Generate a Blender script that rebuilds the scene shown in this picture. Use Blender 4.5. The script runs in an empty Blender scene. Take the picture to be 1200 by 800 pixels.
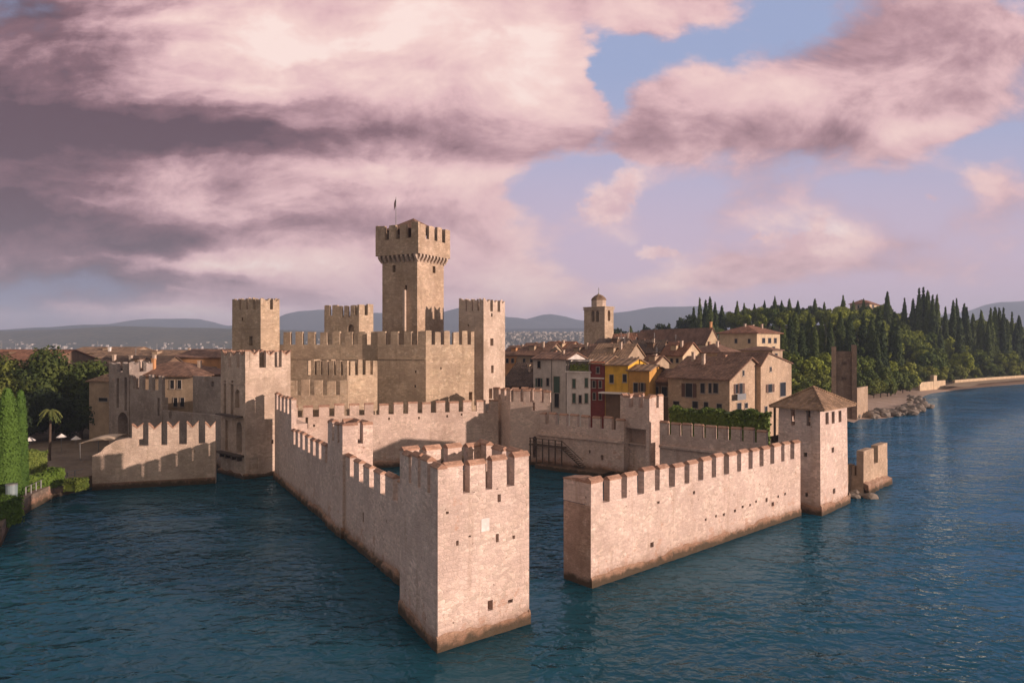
import bpy, math, random
from mathutils import Vector, Matrix
random.seed(7)
R = math.radians
scene = bpy.context.scene
COL = scene.collection

# ------------------------------------------------------------------ camera
CAMH = 18.0
FPX = 800.0            # focal length in photo pixels (photo is 1200 wide)
HOR = 402.0            # photo row of the horizon
cam_d = bpy.data.cameras.new('camera')
cam_d.sensor_width = 36.0
cam_d.lens = FPX / 1200 * 36.0
cam_d.shift_y = 2.0 / 1200
cam_d.clip_start = 0.5
cam_d.clip_end = 60000
cam = bpy.data.objects.new('camera', cam_d)
COL.objects.link(cam)
cam.location = (0, 0, CAMH)
cam.rotation_euler = (R(90), 0, 0)
scene.camera = cam

# ------------------------------------------------------------------ light and exposure
scene.view_settings.view_transform = 'Standard'
scene.view_settings.look = 'None'
scene.view_settings.gamma = 1.0
scene.view_settings.use_curve_mapping = False
scene.view_settings.exposure = 0.42
scene.cycles.max_bounces = 6
scene.cycles.diffuse_bounces = 3
scene.cycles.glossy_bounces = 3
scene.cycles.transparent_max_bounces = 4
scene.cycles.volume_bounces = 0
scene.cycles.use_denoising = True

SUN_EL = 9.5
SUN_AZ = (0.9, -0.436)          # horizontal direction towards the sun
sun_d = bpy.data.lights.new('sun', 'SUN')
sun_d.energy = 5.0
sun_d.angle = R(0.5)
sun_d.color = (1.0, 0.76, 0.635)
sun = bpy.data.objects.new('sun', sun_d)
COL.objects.link(sun)
_s = Vector((SUN_AZ[0], SUN_AZ[1], 0)).normalized() * math.cos(R(SUN_EL))
_s.z = math.sin(R(SUN_EL))
sun.rotation_euler = (-_s).to_track_quat('-Z', 'Y').to_euler()
sun.location = (60, -30, 60)


# ------------------------------------------------------------------ node helpers
class NT:
    def __init__(s, tree):
        s.t = tree

    def n(s, typ, ins=None, **props):
        nd = s.t.nodes.new(typ)
        for k, v in props.items():
            setattr(nd, k, v)
        for k, v in (ins or {}).items():
            s.put(nd.inputs[k], v)
        return nd

    def put(s, sock, v):
        if isinstance(v, bpy.types.NodeSocket):
            s.t.links.new(v, sock)
        else:
            if isinstance(v, tuple) and sock.type == 'RGBA' and len(v) == 3:
                v = v + (1.0,)
            sock.default_value = v

    def m(s, op, a, b=None, c=None, clamp=False):
        nd = s.t.nodes.new('ShaderNodeMath')
        nd.operation = op
        nd.use_clamp = clamp
        for i, v in enumerate((a, b, c)):
            if v is not None:
                s.put(nd.inputs[i], v)
        return nd.outputs[0]

    def v(s, op, a, b=None):
        nd = s.t.nodes.new('ShaderNodeVectorMath')
        nd.operation = op
        s.put(nd.inputs[0], a)
        if b is not None:
            s.put(nd.inputs[1], b)
        return nd.outputs[1] if op in ('DOT_PRODUCT', 'LENGTH') else nd.outputs[0]

    def mix(s, f, a, b, blend='MIX'):
        nd = s.t.nodes.new('ShaderNodeMix')
        nd.data_type = 'RGBA'
        nd.blend_type = blend
        s.put(nd.inputs[0], f)
        s.put(nd.inputs[6], a)
        s.put(nd.inputs[7], b)
        return nd.outputs[2]

    def noise(s, vec, scale, detail=4.0, rough=0.55, dist=0.0):
        nd = s.n('ShaderNodeTexNoise', {'Vector': vec, 'Scale': scale, 'Detail': detail, 'Roughness': rough, 'Distortion': dist})
        return nd.outputs['Fac']

    def ramp(s, f, stops, interp='LINEAR'):
        nd = s.n('ShaderNodeValToRGB', {'Fac': f})
        cr = nd.color_ramp
        cr.interpolation = interp
        while len(cr.elements) < len(stops):
            cr.elements.new(0.5)
        for e, (p, c) in zip(cr.elements, stops):
            e.position = p
            e.color = c + (1,) if len(c) == 3 else c
        return nd.outputs[0]

    def smooth(s, x, lo, hi):
        nd = s.n('ShaderNodeMapRange', {'Value': x, 'From Min': lo, 'From Max': hi}, interpolation_type='SMOOTHSTEP')
        return nd.outputs[0]

    def comb(s, x, y, z):
        return s.n('ShaderNodeCombineXYZ', {'X': x, 'Y': y, 'Z': z}).outputs[0]


# ------------------------------------------------------------------ sky: Nishita with a layer of sunset clouds
world = bpy.data.worlds.new('World')
scene.world = world
world.use_nodes = True
wt = world.node_tree
wt.nodes.clear()
w = NT(wt)
SKY_STRENGTH = 0.1
tc = w.n('ShaderNodeTexCoord')
sep = w.n('ShaderNodeSeparateXYZ', {'Vector': tc.outputs['Generated']})
ya = w.m('MAXIMUM', w.m('ABSOLUTE', sep.outputs[1]), 0.12)
u = w.m('DIVIDE', sep.outputs[0], ya)
vv = w.m('MAXIMUM', w.m('DIVIDE', sep.outputs[2], ya), 0.0)
uv = w.comb(u, vv, 0.0)
wn = w.n('ShaderNodeTexNoise', {'Vector': w.v('MULTIPLY', uv, (3.2, 5.5, 1.0)), 'Scale': 1.0, 'Detail': 6.0, 'Roughness': 0.6})
warp = w.v('MULTIPLY', w.v('SUBTRACT', wn.outputs['Color'], (0.5, 0.5, 0.5)), (0.26, 0.13, 0.0))
uvw = w.v('ADD', uv, warp)


def blobs(lst, acc, co=None):
    for (px, py, rx, ry, wt_) in lst:
        d = w.v('SUBTRACT', co or uvw, ((px - 600) / 800, (402 - py) / 800, 0))
        d = w.v('MULTIPLY', d, (800 / rx, 800 / ry, 0))
        q = w.v('DOT_PRODUCT', d, d)
        e = w.m('EXPONENT', w.m('MULTIPLY', q, -1.0))
        acc = w.m('MULTIPLY_ADD', e, wt_, acc)
    return acc


puff = w.noise(w.v('MULTIPLY', uv, (5.0, 8.5, 1)), 1.0, 10.0, 0.62, 0.45)
streak = w.noise(w.v('ADD', w.v('MULTIPLY', uvw, (2.0, 12.0, 1)), (4.3, 1.7, 0)), 1.0, 6.0, 0.55)
fine = w.noise(w.v('ADD', w.v('MULTIPLY', uv, (15.0, 20.0, 1)), (9.1, 3.7, 0)), 1.0, 8.0, 0.62)
left = w.smooth(u, 0.12, -0.45)
# how much cloud
dens = blobs([
    (250, 120, 420, 260, 1.1), (560, 60, 150, 150, 0.9), (560, 130, 130, 70, 0.6), (120, 300, 420, 90, 0.5), (450, 270, 200, 90, 0.55),
    (940, 125, 190, 58, 1.1), (760, 165, 90, 40, 0.5), (1100, 40, 170, 62, 1.0), (780, 8, 110, 30, 0.9),
    (890, 310, 160, 18, 0.3), (1010, 285, 90, 12, 0.35), (1180, 215, 50, 34, 0.7), (1110, 140, 100, 34, 0.7),
    (620, 335, 260, 50, 0.36), (1000, 322, 200, 28, 0.34), (860, 318, 120, 16, 0.3),
    (705, 100, 28, 84, -1.0), (735, 70, 44, 30, -0.8), (840, 52, 66, 26, -0.8), (925, 12, 60, 30, -0.7), (1180, 178, 60, 24, -0.8), (1195, 20, 30, 60, -0.4),
    (632, 225, 60, 55, -1.15), (800, 225, 40, 60, -0.5), (700, 305, 70, 22, -0.8), (700, 190, 60, 14, -0.6), (60, 336, 190, 24, -0.75), (850, 240, 120, 34, 0.22), (1060, 215, 90, 22, -0.2), (1060, 262, 180, 22, 0.22), (900, 345, 260, 20, -0.25)], 0.0)
dens = w.m('MULTIPLY_ADD', w.m('SUBTRACT', puff, 0.5), 1.35, dens)
dens = w.m('MULTIPLY_ADD', w.m('SUBTRACT', fine, 0.5), 0.6, dens)
cover = w.m('MULTIPLY', w.smooth(dens, 0.06, 0.70), 0.97)
# small cumulus heads above the eastern horizon
fw = w.n('ShaderNodeTexNoise', {'Vector': w.v('MULTIPLY', uv, (18.0, 22.0, 1.0)), 'Scale': 1.6, 'Detail': 8.0, 'Roughness': 0.7})
uvp = w.v('ADD', uv, w.v('MULTIPLY', w.v('SUBTRACT', fw.outputs['Color'], (0.5, 0.5, 0.5)), (0.075, 0.06, 0.0)))
heads = blobs([(716, 236, 27, 27, 1.15), (735, 215, 15, 17, 0.8), (700, 250, 26, 16, 0.6), (770, 292, 17, 9, 0.8), (790, 298, 26, 7, 0.7), (752, 300, 16, 6, 0.5), (958, 268, 16, 20, 0.9), (935, 285, 40, 11, 0.9), (893, 279, 11, 6, 0.8), (1093, 231, 9, 6, 0.7), (985, 292, 36, 9, 0.6), (820, 318, 46, 10, 0.5)], 0.0, uvp)
heads = w.smooth(heads, 0.15, 0.95)
# how bright the cloud is
lit = blobs([
    (500, 40, 210, 95, 0.34), (230, 62, 150, 36, 0.30), (640, 95, 60, 90, 0.26), (480, 90, 150, 40, 0.10), (430, 205, 170, 18, 0.34), (330, 240, 240, 18, 0.10),
    (590, 245, 150, 80, 0.12), (260, 305, 170, 10, 0.26), (560, 320, 240, 60, 0.12), (200, 366, 130, 8, 0.18),
    (960, 88, 120, 30, 0.34), (1110, 138, 90, 22, 0.30), (720, 225, 50, 45, 0.45), (775, 292, 60, 20, 0.34), (945, 275, 70, 26, 0.36), (780, 12, 110, 30, 0.2),
    (720, 350, 420, 50, 0.20), (1160, 212, 60, 26, 0.2),
    (120, 165, 260, 46, -0.40), (440, 152, 180, 24, -0.38), (80, 225, 220, 55, -0.22), (20, 30, 110, 90, -0.26), (-30, 140, 150, 150, -0.14), (160, 268, 260, 26, -0.22), (0, 120, 100, 120, -0.14),
    (120, 335, 260, 22, -0.26), (40, 330, 150, 30, -0.25), (120, 385, 300, 14, -0.10), (890, 152, 130, 26, -0.10), (1110, 40, 170, 60, 0.02), (100, 290, 260, 50, -0.10), (690, 172, 90, 22, -0.12)], 0.50)
shade_n = w.m('ADD', w.m('MULTIPLY', w.m('SUBTRACT', puff, 0.5), 1.15), w.m('MULTIPLY', w.m('MULTIPLY', w.m('SUBTRACT', streak, 0.5), left), 1.5))
lit = w.m('ADD', lit, shade_n)
lit = w.m('MULTIPLY_ADD', w.m('SUBTRACT', fine, 0.5), 0.38, lit)
K = 0.92 / SKY_STRENGTH


def kc(r, g, b):
    return (r * K, g * K, b * K)


cl = w.ramp(lit, [(0.0, (0.080, 0.034, 0.045)), (0.24, (0.185, 0.088, 0.103)), (0.47, (0.42, 0.240, 0.260)), (0.66, (0.66, 0.415, 0.42)), (0.88, (0.80, 0.56, 0.515)), (1.0, (0.86, 0.665, 0.605))])
cl = w.mix(1.0, cl, (K, K, K), 'MULTIPLY')
sky = w.n('ShaderNodeTexSky', sky_type='NISHITA', sun_disc=False, sun_elevation=R(SUN_EL), sun_rotation=math.atan2(SUN_AZ[0], SUN_AZ[1]), altitude=100.0, air_density=1.0, dust_density=1.0, ozone_density=2.0)
blue = w.mix(0.75, sky.outputs[0], kc(0.33, 0.385, 0.60))
veil = w.smooth(vv, 0.42, 0.06)
veilc = w.mix(w.smooth(u, -0.75, -0.1), kc(0.185, 0.150, 0.220), kc(0.56, 0.40, 0.49))
base = w.mix(w.m('MULTIPLY', veil, 0.92), blue, veilc)
base = w.mix(w.m('MULTIPLY', left, w.smooth(vv, 0.3, 0.05)), base, kc(0.130, 0.140, 0.225))
hz = w.smooth(vv, 0.075, 0.0)
skycol = w.mix(cover, base, cl)
skycol = w.mix(w.m('MULTIPLY', heads, 0.85), skycol, w.mix(w.smooth(fine, 0.35, 0.65), kc(0.62, 0.385, 0.40), kc(0.82, 0.575, 0.53)))
hcol = w.mix(w.smooth(u, -0.75, -0.15), kc(0.20, 0.135, 0.170), kc(0.63, 0.41, 0.43))
skycol = w.mix(w.m('MULTIPLY', hz, 0.75), skycol, hcol)
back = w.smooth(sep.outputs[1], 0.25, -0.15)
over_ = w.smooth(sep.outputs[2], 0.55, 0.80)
skycol = w.mix(w.m('MAXIMUM', back, over_), skycol, w.mix(1.0, w.ramp(lit, [(0.2, (0.31, 0.245, 0.205)), (0.9, (0.49, 0.395, 0.33))]), (K, K, K), 'MULTIPLY'))  # unseen sky behind and overhead: warm tone chosen to set the shade fill
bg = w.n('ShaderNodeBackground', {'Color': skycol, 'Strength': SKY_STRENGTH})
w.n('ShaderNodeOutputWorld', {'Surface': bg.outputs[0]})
world.cycles.sampling_method = 'MANUAL'
world.cycles.sample_map_resolution = 512


# ------------------------------------------------------------------ survey helpers: photo rows and columns to metres
def W(px, d):
    return (px - 600) / FPX * d


def G(px, py, z=0.0):
    d = (CAMH - z) * FPX / (py - HOR)
    return Vector((W(px, d), d))


def Z(py, d):
    return CAMH - (py - HOR) * d / FPX


def PD(px, d):
    return Vector((W(px, d), d))


def along(k, dr, px):
    r = (px - 600) / FPX
    return (r * k[1] - k[0]) / (dr[0] - r * dr[1])


def dirn(deg):
    return Vector((math.cos(R(deg)), math.sin(R(deg))))


# ------------------------------------------------------------------ materials
def new_mat(name):
    mt = bpy.data.materials.new(name)
    mt.use_nodes = True
    nt = mt.node_tree
    nt.nodes.clear()
    t = NT(nt)
    out = t.n('ShaderNodeOutputMaterial')
    bs = t.n('ShaderNodeBsdfPrincipled')
    nt.links.new(bs.outputs[0], out.inputs[0])
    return mt, t, bs


def wallco(t):
    g = t.n('ShaderNodeNewGeometry')
    P, N = g.outputs['Position'], g.outputs['Normal']
    tang = t.v('CROSS_PRODUCT', (0, 0, 1), N)
    uu = t.v('DOT_PRODUCT', P, tang)
    sp = t.n('ShaderNodeSeparateXYZ', {'Vector': P})
    return P, uu, sp.outputs[2], N


def masonry(name, base, dark, light, brick=(0.6, 0.26), joint=0.45, patch=0.6, streaks=0.5, tide=True, rough=0.92, stain=(0.16, 0.10, 0.06), bump=0.5, speck=0.5, green=0.0):
    mt, t, bs = new_mat(name)
    P, uu, z, N = wallco(t)
    wob = t.noise(P, 0.9, 3)
    wob2 = t.noise(P, 2.3, 2)
    vec = t.comb(t.m('MULTIPLY_ADD', wob, 0.5, uu), t.m('MULTIPLY_ADD', wob2, 0.16, z), 0.0)
    br = t.n('ShaderNodeTexBrick', {'Vector': vec, 'Color1': (0.72, 0.72, 0.72), 'Color2': (1.12, 1.12, 1.12), 'Mortar': (0.62, 0.6, 0.58), 'Scale': 1.0, 'Mortar Size': 0.022, 'Mortar Smooth': 0.4, 'Bias': 0.1, 'Brick Width': brick[0], 'Row Height': brick[1]}, offset=0.5)
    n1 = t.noise(P, 0.22, 5, 0.6)
    n2 = t.noise(P, 1.1, 6, 0.65)
    n3 = t.noise(P, 6.0, 5, 0.7)
    st = t.noise(t.comb(t.m('MULTIPLY', uu, 1.3), t.m('MULTIPLY', z, 0.10), 3.0), 1.0, 5, 0.6)
    c = t.mix(t.smooth(n1, 0.38, 0.66), base, dark)
    c = t.mix(t.m('MULTIPLY', t.smooth(n2, 0.50, 0.72), patch), c, light)
    c = t.mix(t.m('MULTIPLY', t.smooth(n2, 0.46, 0.30), patch * 0.8), c, dark)
    vo = t.n('ShaderNodeTexVoronoi', {'Vector': t.v('MULTIPLY', vec, (1 / brick[0] * 1.5, 1 / brick[1] * 1.35, 1.0)), 'Scale': 1.0, 'Randomness': 0.85})
    sv_ = t.n('ShaderNodeSeparateColor', {'Color': vo.outputs['Color']})
    n4 = t.noise(P, 0.55, 4, 0.6)
    tone = t.m('MULTIPLY_ADD', sv_.outputs[0], 0.62, 0.69)
    rub = t.comb(tone, t.m('MULTIPLY_ADD', sv_.outputs[1], 0.05, t.m('MULTIPLY', tone, 0.98)), t.m('MULTIPLY', tone, 0.97))
    ve = t.n('ShaderNodeTexVoronoi', {'Vector': t.v('MULTIPLY', vec, (1 / brick[0] * 1.5, 1 / brick[1] * 1.35, 1.0)), 'Scale': 1.0, 'Randomness': 0.85}, feature='DISTANCE_TO_EDGE')
    jn = t.smooth(ve.outputs['Distance'], 0.10, 0.0)
    c = t.mix(t.m('MULTIPLY', t.smooth(n4, 0.34, 0.60), joint * 1.4, clamp=True), c, rub, 'MULTIPLY')
    c = t.mix(t.m('MULTIPLY', jn, joint * 0.36), c, tuple(x * 0.55 for x in dark))
    c = t.mix(t.m('MULTIPLY', t.smooth(n4, 0.58, 0.40), joint * 0.75), c, br.outputs['Color'], 'MULTIPLY')
    c = t.mix(t.m('MULTIPLY', t.smooth(st, 0.54, 0.74), streaks), c, stain)
    c = t.mix(t.m('MULTIPLY', t.smooth(n3, 0.60, 0.78), speck), c, tuple(x * 0.35 for x in base))
    c = t.mix(t.m('MULTIPLY', t.smooth(n3, 0.42, 0.30), speck * 0.5), c, tuple(min(1, x * 1.25) for x in light))
    if tide:
        pb = t.noise(P, 0.8, 5, 0.7)
        lowp = t.smooth(z, 4.0, 0.5)
        pm_ = t.smooth(t.m('MULTIPLY_ADD', lowp, 0.10, pb), 0.63, 0.69)
        c = t.mix(t.m('MULTIPLY', pm_, 0.65), c, t.mix(br.outputs['Fac'], (0.42, 0.245, 0.175), (0.50, 0.38, 0.31)))
        pit = t.noise(P, 3.1, 2, 0.5)
        c = t.mix(t.m('MULTIPLY', t.smooth(pit, 0.70, 0.76), 0.75), c, (0.14, 0.095, 0.07))
        edge = t.m('ADD', z, t.m('MULTIPLY', t.m('SUBTRACT', n2, 0.5), -1.5))
        c = t.mix(t.m('MULTIPLY', t.smooth(edge, 1.5, 0.5), 0.55), c, (0.17, 0.085, 0.045))
        c = t.mix(t.m('MULTIPLY', t.smooth(edge, 0.75, 0.25), 0.9), c, (0.050, 0.040, 0.026))
    bs.inputs['Roughness'].default_value = rough
    bs.inputs['Specular IOR Level'].default_value = 0.2
    t.put(bs.inputs['Base Color'], c)
    h = t.m('ADD', t.m('MULTIPLY', jn, -0.5), t.m('ADD', n3, n2))
    b = t.n('ShaderNodeBump', {'Height': h, 'Strength': bump, 'Distance': 0.08})
    t.put(bs.inputs['Normal'], b.outputs[0])
    return mt


def plaster(name, col, var=0.25, rough=0.9):
    mt, t, bs = new_mat(name)
    P, uu, z, N = wallco(t)
    n1 = t.noise(P, 0.6, 5, 0.6)
    n2 = t.noise(P, 4.0, 4, 0.6)
    st = t.noise(t.comb(t.m('MULTIPLY', uu, 1.6), t.m('MULTIPLY', z, 0.16), 1.0), 1.0, 4, 0.6)
    dk = tuple(x * (1 - var) for x in col)
    lt = tuple(min(1, x * (1 + var * 0.5)) for x in col)
    c = t.mix(t.smooth(n1, 0.35, 0.65), dk, col)
    c = t.mix(t.m('MULTIPLY', t.smooth(n2, 0.5, 0.75), 0.6), c, lt)
    c = t.mix(t.m('MULTIPLY', t.smooth(st, 0.55, 0.75), 0.5), c, tuple(x * 0.5 for x in col))
    t.put(bs.inputs['Base Color'], c)
    bs.inputs['Roughness'].default_value = rough
    bs.inputs['Specular IOR Level'].default_value = 0.2
    b = t.n('ShaderNodeBump', {'Height': n2, 'Strength': 0.3, 'Distance': 0.04})
    t.put(bs.inputs['Normal'], b.outputs[0])
    return mt


def tiles(name, col, pitch=0.24):
    mt, t, bs = new_mat(name)
    P, uu, z, N = wallco(t)
    n1 = t.noise(P, 0.5, 5, 0.65)
    n2 = t.noise(t.comb(t.m('MULTIPLY', uu, 4.0), t.m('MULTIPLY', z, 4.5), 0.0), 1.0, 3, 0.7)
    wv = t.m('SINE', t.m('MULTIPLY', uu, 6.2832 / pitch))
    rows = t.m('FRACT', t.m('MULTIPLY', z, 6.5))
    dk = tuple(x * 0.45 for x in col)
    lt = (min(1, col[0] * 1.75), min(1, col[1] * 1.7), min(1, col[2] * 1.6))
    c = t.mix(t.smooth(n1, 0.3, 0.7), dk, col)
    c = t.mix(t.m('MULTIPLY', t.smooth(n2, 0.48, 0.74), 0.75), c, lt)
    c = t.mix(t.m('MULTIPLY', t.smooth(n2, 0.44, 0.26), 0.6), c, tuple(x * 0.3 for x in col))
    c = t.mix(t.m('MULTIPLY', t.smooth(rows, 0.2, 0.0), 0.35), c, tuple(x * 0.3 for x in col))
    t.put(bs.inputs['Base Color'], c)
    bs.inputs['Roughness'].default_value = 0.9
    bs.inputs['Specular IOR Level'].default_value = 0.15
    b = t.n('ShaderNodeBump', {'Height': t.m('ADD', wv, t.m('MULTIPLY', n2, 2.0)), 'Strength': 0.55, 'Distance': 0.06})
    t.put(bs.inputs['Normal'], b.outputs[0])
    return mt


def flat(name, col, rough=0.7, var=0.2, scale=3.0, metal=0.0):
    mt, t, bs = new_mat(name)
    g = t.n('ShaderNodeNewGeometry')
    n1 = t.noise(g.outputs['Position'], scale, 4, 0.6)
    t.put(bs.inputs['Base Color'], t.mix(n1, tuple(x * (1 - var) for x in col), tuple(min(1, x * (1 + var)) for x in col)))
    bs.inputs['Roughness'].default_value = rough
    bs.inputs['Metallic'].default_value = metal
    return mt


def leaf(name, dark, light, trans=0.25):
    mt, t, bs = new_mat(name)
    g = t.n('ShaderNodeNewGeometry')
    oi = t.n('ShaderNodeObjectInfo')
    n1 = t.noise(g.outputs['Position'], 0.35, 3, 0.6)
    n2 = t.noise(g.outputs['Position'], 2.5, 3, 0.7)
    f = t.m('ADD', t.m('MULTIPLY', n1, 0.6), t.m('MULTIPLY', n2, 0.5))
    f = t.m('ADD', f, t.m('MULTIPLY', t.m('SUBTRACT', oi.outputs['Random'], 0.5), 0.45))
    c = t.mix(t.smooth(f, 0.25, 0.85), dark, light)
    t.put(bs.inputs['Base Color'], c)
    bs.inputs['Roughness'].default_value = 0.75
    bs.inputs['Specular IOR Level'].default_value = 0.2
    return mt


M = {}
M['dock'] = masonry('dock_stone', (0.60, 0.462, 0.398), (0.50, 0.378, 0.322), (0.67, 0.54, 0.475), brick=(0.5, 0.24), joint=0.50, patch=0.6, streaks=0.38, stain=(0.30, 0.20, 0.14), speck=0.5)
M['inner'] = masonry('inner_stone', (0.60, 0.46, 0.39), (0.46, 0.34, 0.28), (0.66, 0.53, 0.46), brick=(0.5, 0.26), joint=0.48, patch=0.6, streaks=0.3, stain=(0.32, 0.22, 0.15), speck=0.5)
M['castle'] = masonry('castle_stone', (0.47, 0.355, 0.255), (0.355, 0.265, 0.19), (0.58, 0.465, 0.36), brick=(0.7, 0.3), joint=0.5, patch=0.7, streaks=0.4, stain=(0.16, 0.11, 0.07), tide=False, speck=0.5)
M['keepstone'] = masonry('keep_stone', (0.47, 0.345, 0.255), (0.35, 0.25, 0.175), (0.57, 0.44, 0.34), brick=(0.75, 0.32), joint=0.5, patch=0.6, streaks=0.35, stain=(0.20, 0.14, 0.10), tide=False, speck=0.45)
M['pale'] = masonry('pale_stone', (0.54, 0.42, 0.34), (0.38, 0.29, 0.225), (0.62, 0.50, 0.42), brick=(0.6, 0.28), joint=0.4, patch=0.5, streaks=0.35, stain=(0.24, 0.17, 0.12), tide=False, speck=0.35)
M['grey'] = masonry('grey_stone', (0.36, 0.30, 0.265), (0.24, 0.195, 0.17), (0.44, 0.37, 0.33), brick=(0.55, 0.25), joint=0.4, patch=0.6, streaks=0.45, stain=(0.16, 0.12, 0.10), speck=0.4)
M['brick'] = masonry('old_brick', (0.44, 0.26, 0.185), (0.30, 0.17, 0.12), (0.53, 0.37, 0.29), brick=(0.27, 0.085), joint=0.5, patch=0.6, streaks=0.2, tide=False, speck=0.4)
M['plinth'] = masonry('plinth_brick', (0.49, 0.335, 0.255), (0.33, 0.205, 0.145), (0.56, 0.43, 0.35), brick=(0.34, 0.13), joint=0.75, patch=0.9, streaks=0.2, tide=True, speck=0.8)
M['rubble'] = masonry('rubble_brick', (0.47, 0.32, 0.25), (0.33, 0.22, 0.165), (0.56, 0.42, 0.34), brick=(0.3, 0.12), joint=0.6, patch=0.8, streaks=0.3, tide=False)
M['ruin'] = masonry('ruin_stone', (0.29, 0.20, 0.145), (0.19, 0.125, 0.088), (0.36, 0.26, 0.195), brick=(0.5, 0.22), joint=0.5, patch=0.6, streaks=0.4, tide=False)
M['housestone'] = masonry('house_stone', (0.46, 0.335, 0.24), (0.34, 0.245, 0.175), (0.54, 0.41, 0.31), brick=(0.5, 0.24), joint=0.45, patch=0.6, streaks=0.3, tide=False)
M['quay'] = masonry('quay_stone', (0.22, 0.17, 0.135), (0.13, 0.10, 0.08), (0.30, 0.24, 0.19), brick=(0.9, 0.35), joint=0.55, patch=0.6, streaks=0.4)
M['tile'] = tiles('brown_tiles', (0.235, 0.140, 0.100))
M['tile_red'] = tiles('red_tiles', (0.29, 0.145, 0.092))
M['tile_dark'] = tiles('dark_tiles', (0.125, 0.086, 0.066))
M['tile_tan'] = tiles('tan_tiles', (0.31, 0.205, 0.135))
M['white'] = plaster('white_plaster', (0.76, 0.71, 0.67))
M['greyplaster'] = plaster('grey_plaster', (0.58, 0.53, 0.49))
M['red'] = plaster('red_plaster', (0.20, 0.045, 0.036))
M['redorange'] = plaster('vermilion_plaster', (0.55, 0.10, 0.035))
M['yellow'] = plaster('yellow_plaster', (0.66, 0.39, 0.055))
M['ochre'] = plaster('ochre_plaster', (0.50, 0.27, 0.075))
M['cream'] = plaster('cream_plaster', (0.55, 0.42, 0.28))
M['beige'] = plaster('beige_plaster', (0.40, 0.30, 0.21))
M['orange'] = plaster('orange_plaster', (0.52, 0.27, 0.13))
M['brownwall'] = plaster('brown_plaster', (0.19, 0.125, 0.085))
M['void'] = flat('dark_opening', (0.018, 0.014, 0.012), 0.9)
M['glass'] = flat('window_glass', (0.022, 0.022, 0.024), 0.30, 0.2)
M['glass'].node_tree.nodes['Principled BSDF'].inputs['Specular IOR Level'].default_value = 0.15
M['frame'] = flat('window_frame', (0.30, 0.25, 0.21), 0.7)
M['green_shutter'] = flat('green_shutter', (0.045, 0.085, 0.06), 0.7)
M['brown_shutter'] = flat('brown_shutter', (0.085, 0.04, 0.025), 0.7)
M['wood'] = flat('old_wood', (0.075, 0.05, 0.035), 0.8, 0.4, 2.0)
M['canvas'] = flat('beige_canvas', (0.50, 0.39, 0.29), 0.9)
M['whitecloth'] = flat('white_cloth', (0.75, 0.70, 0.66), 0.9, 0.05)
M['metal'] = flat('grey_metal', (0.22, 0.22, 0.22), 0.5, 0.2, 3, 0.6)
M['bin'] = flat('bin_grey', (0.17, 0.22, 0.23), 0.5)
M['bark'] = flat('bark', (0.075, 0.05, 0.035), 0.9, 0.4, 4)
M['cyp'] = leaf('cypress_leaf', (0.014, 0.032, 0.006), (0.080, 0.110, 0.018))
M['cypl'] = leaf('park_cypress_leaf', (0.030, 0.070, 0.012), (0.075, 0.140, 0.022))
M['broad'] = leaf('broad_leaf', (0.036, 0.066, 0.006), (0.21, 0.245, 0.022))
M['oakleaf'] = leaf('oak_leaf', (0.020, 0.038, 0.008), (0.12, 0.14, 0.026))
M['olive'] = leaf('pale_leaf', (0.045, 0.072, 0.010), (0.19, 0.21, 0.032))
M['pine'] = leaf('pine_leaf', (0.008, 0.018, 0.007), (0.038, 0.058, 0.018))
M['hedge'] = leaf('hedge_leaf', (0.065, 0.105, 0.018), (0.22, 0.26, 0.055))
M['hedgel'] = leaf('bright_hedge_leaf', (0.055, 0.105, 0.012), (0.14, 0.20, 0.03))
M['palmleaf'] = leaf('palm_leaf', (0.045, 0.065, 0.015), (0.11, 0.12, 0.03))
M['boulder'] = flat('boulder', (0.19, 0.155, 0.125), 0.9, 0.45, 1.2)
_m, _t, _b = new_mat('far_house')
_g = _t.n('ShaderNodeNewGeometry')
_n = _t.noise(_t.v('MULTIPLY', _g.outputs['Position'], (1, 1, 0)), 0.06, 2, 0.5)
_t.put(_b.inputs['Base Color'], _t.mix(_t.smooth(_n, 0.42, 0.62), (0.11, 0.10, 0.075), (0.55, 0.49, 0.43)))
M['farwhite'] = _m
M['flagcloth'] = flat('flag_cloth', (0.28, 0.16, 0.16), 0.8)


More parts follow.
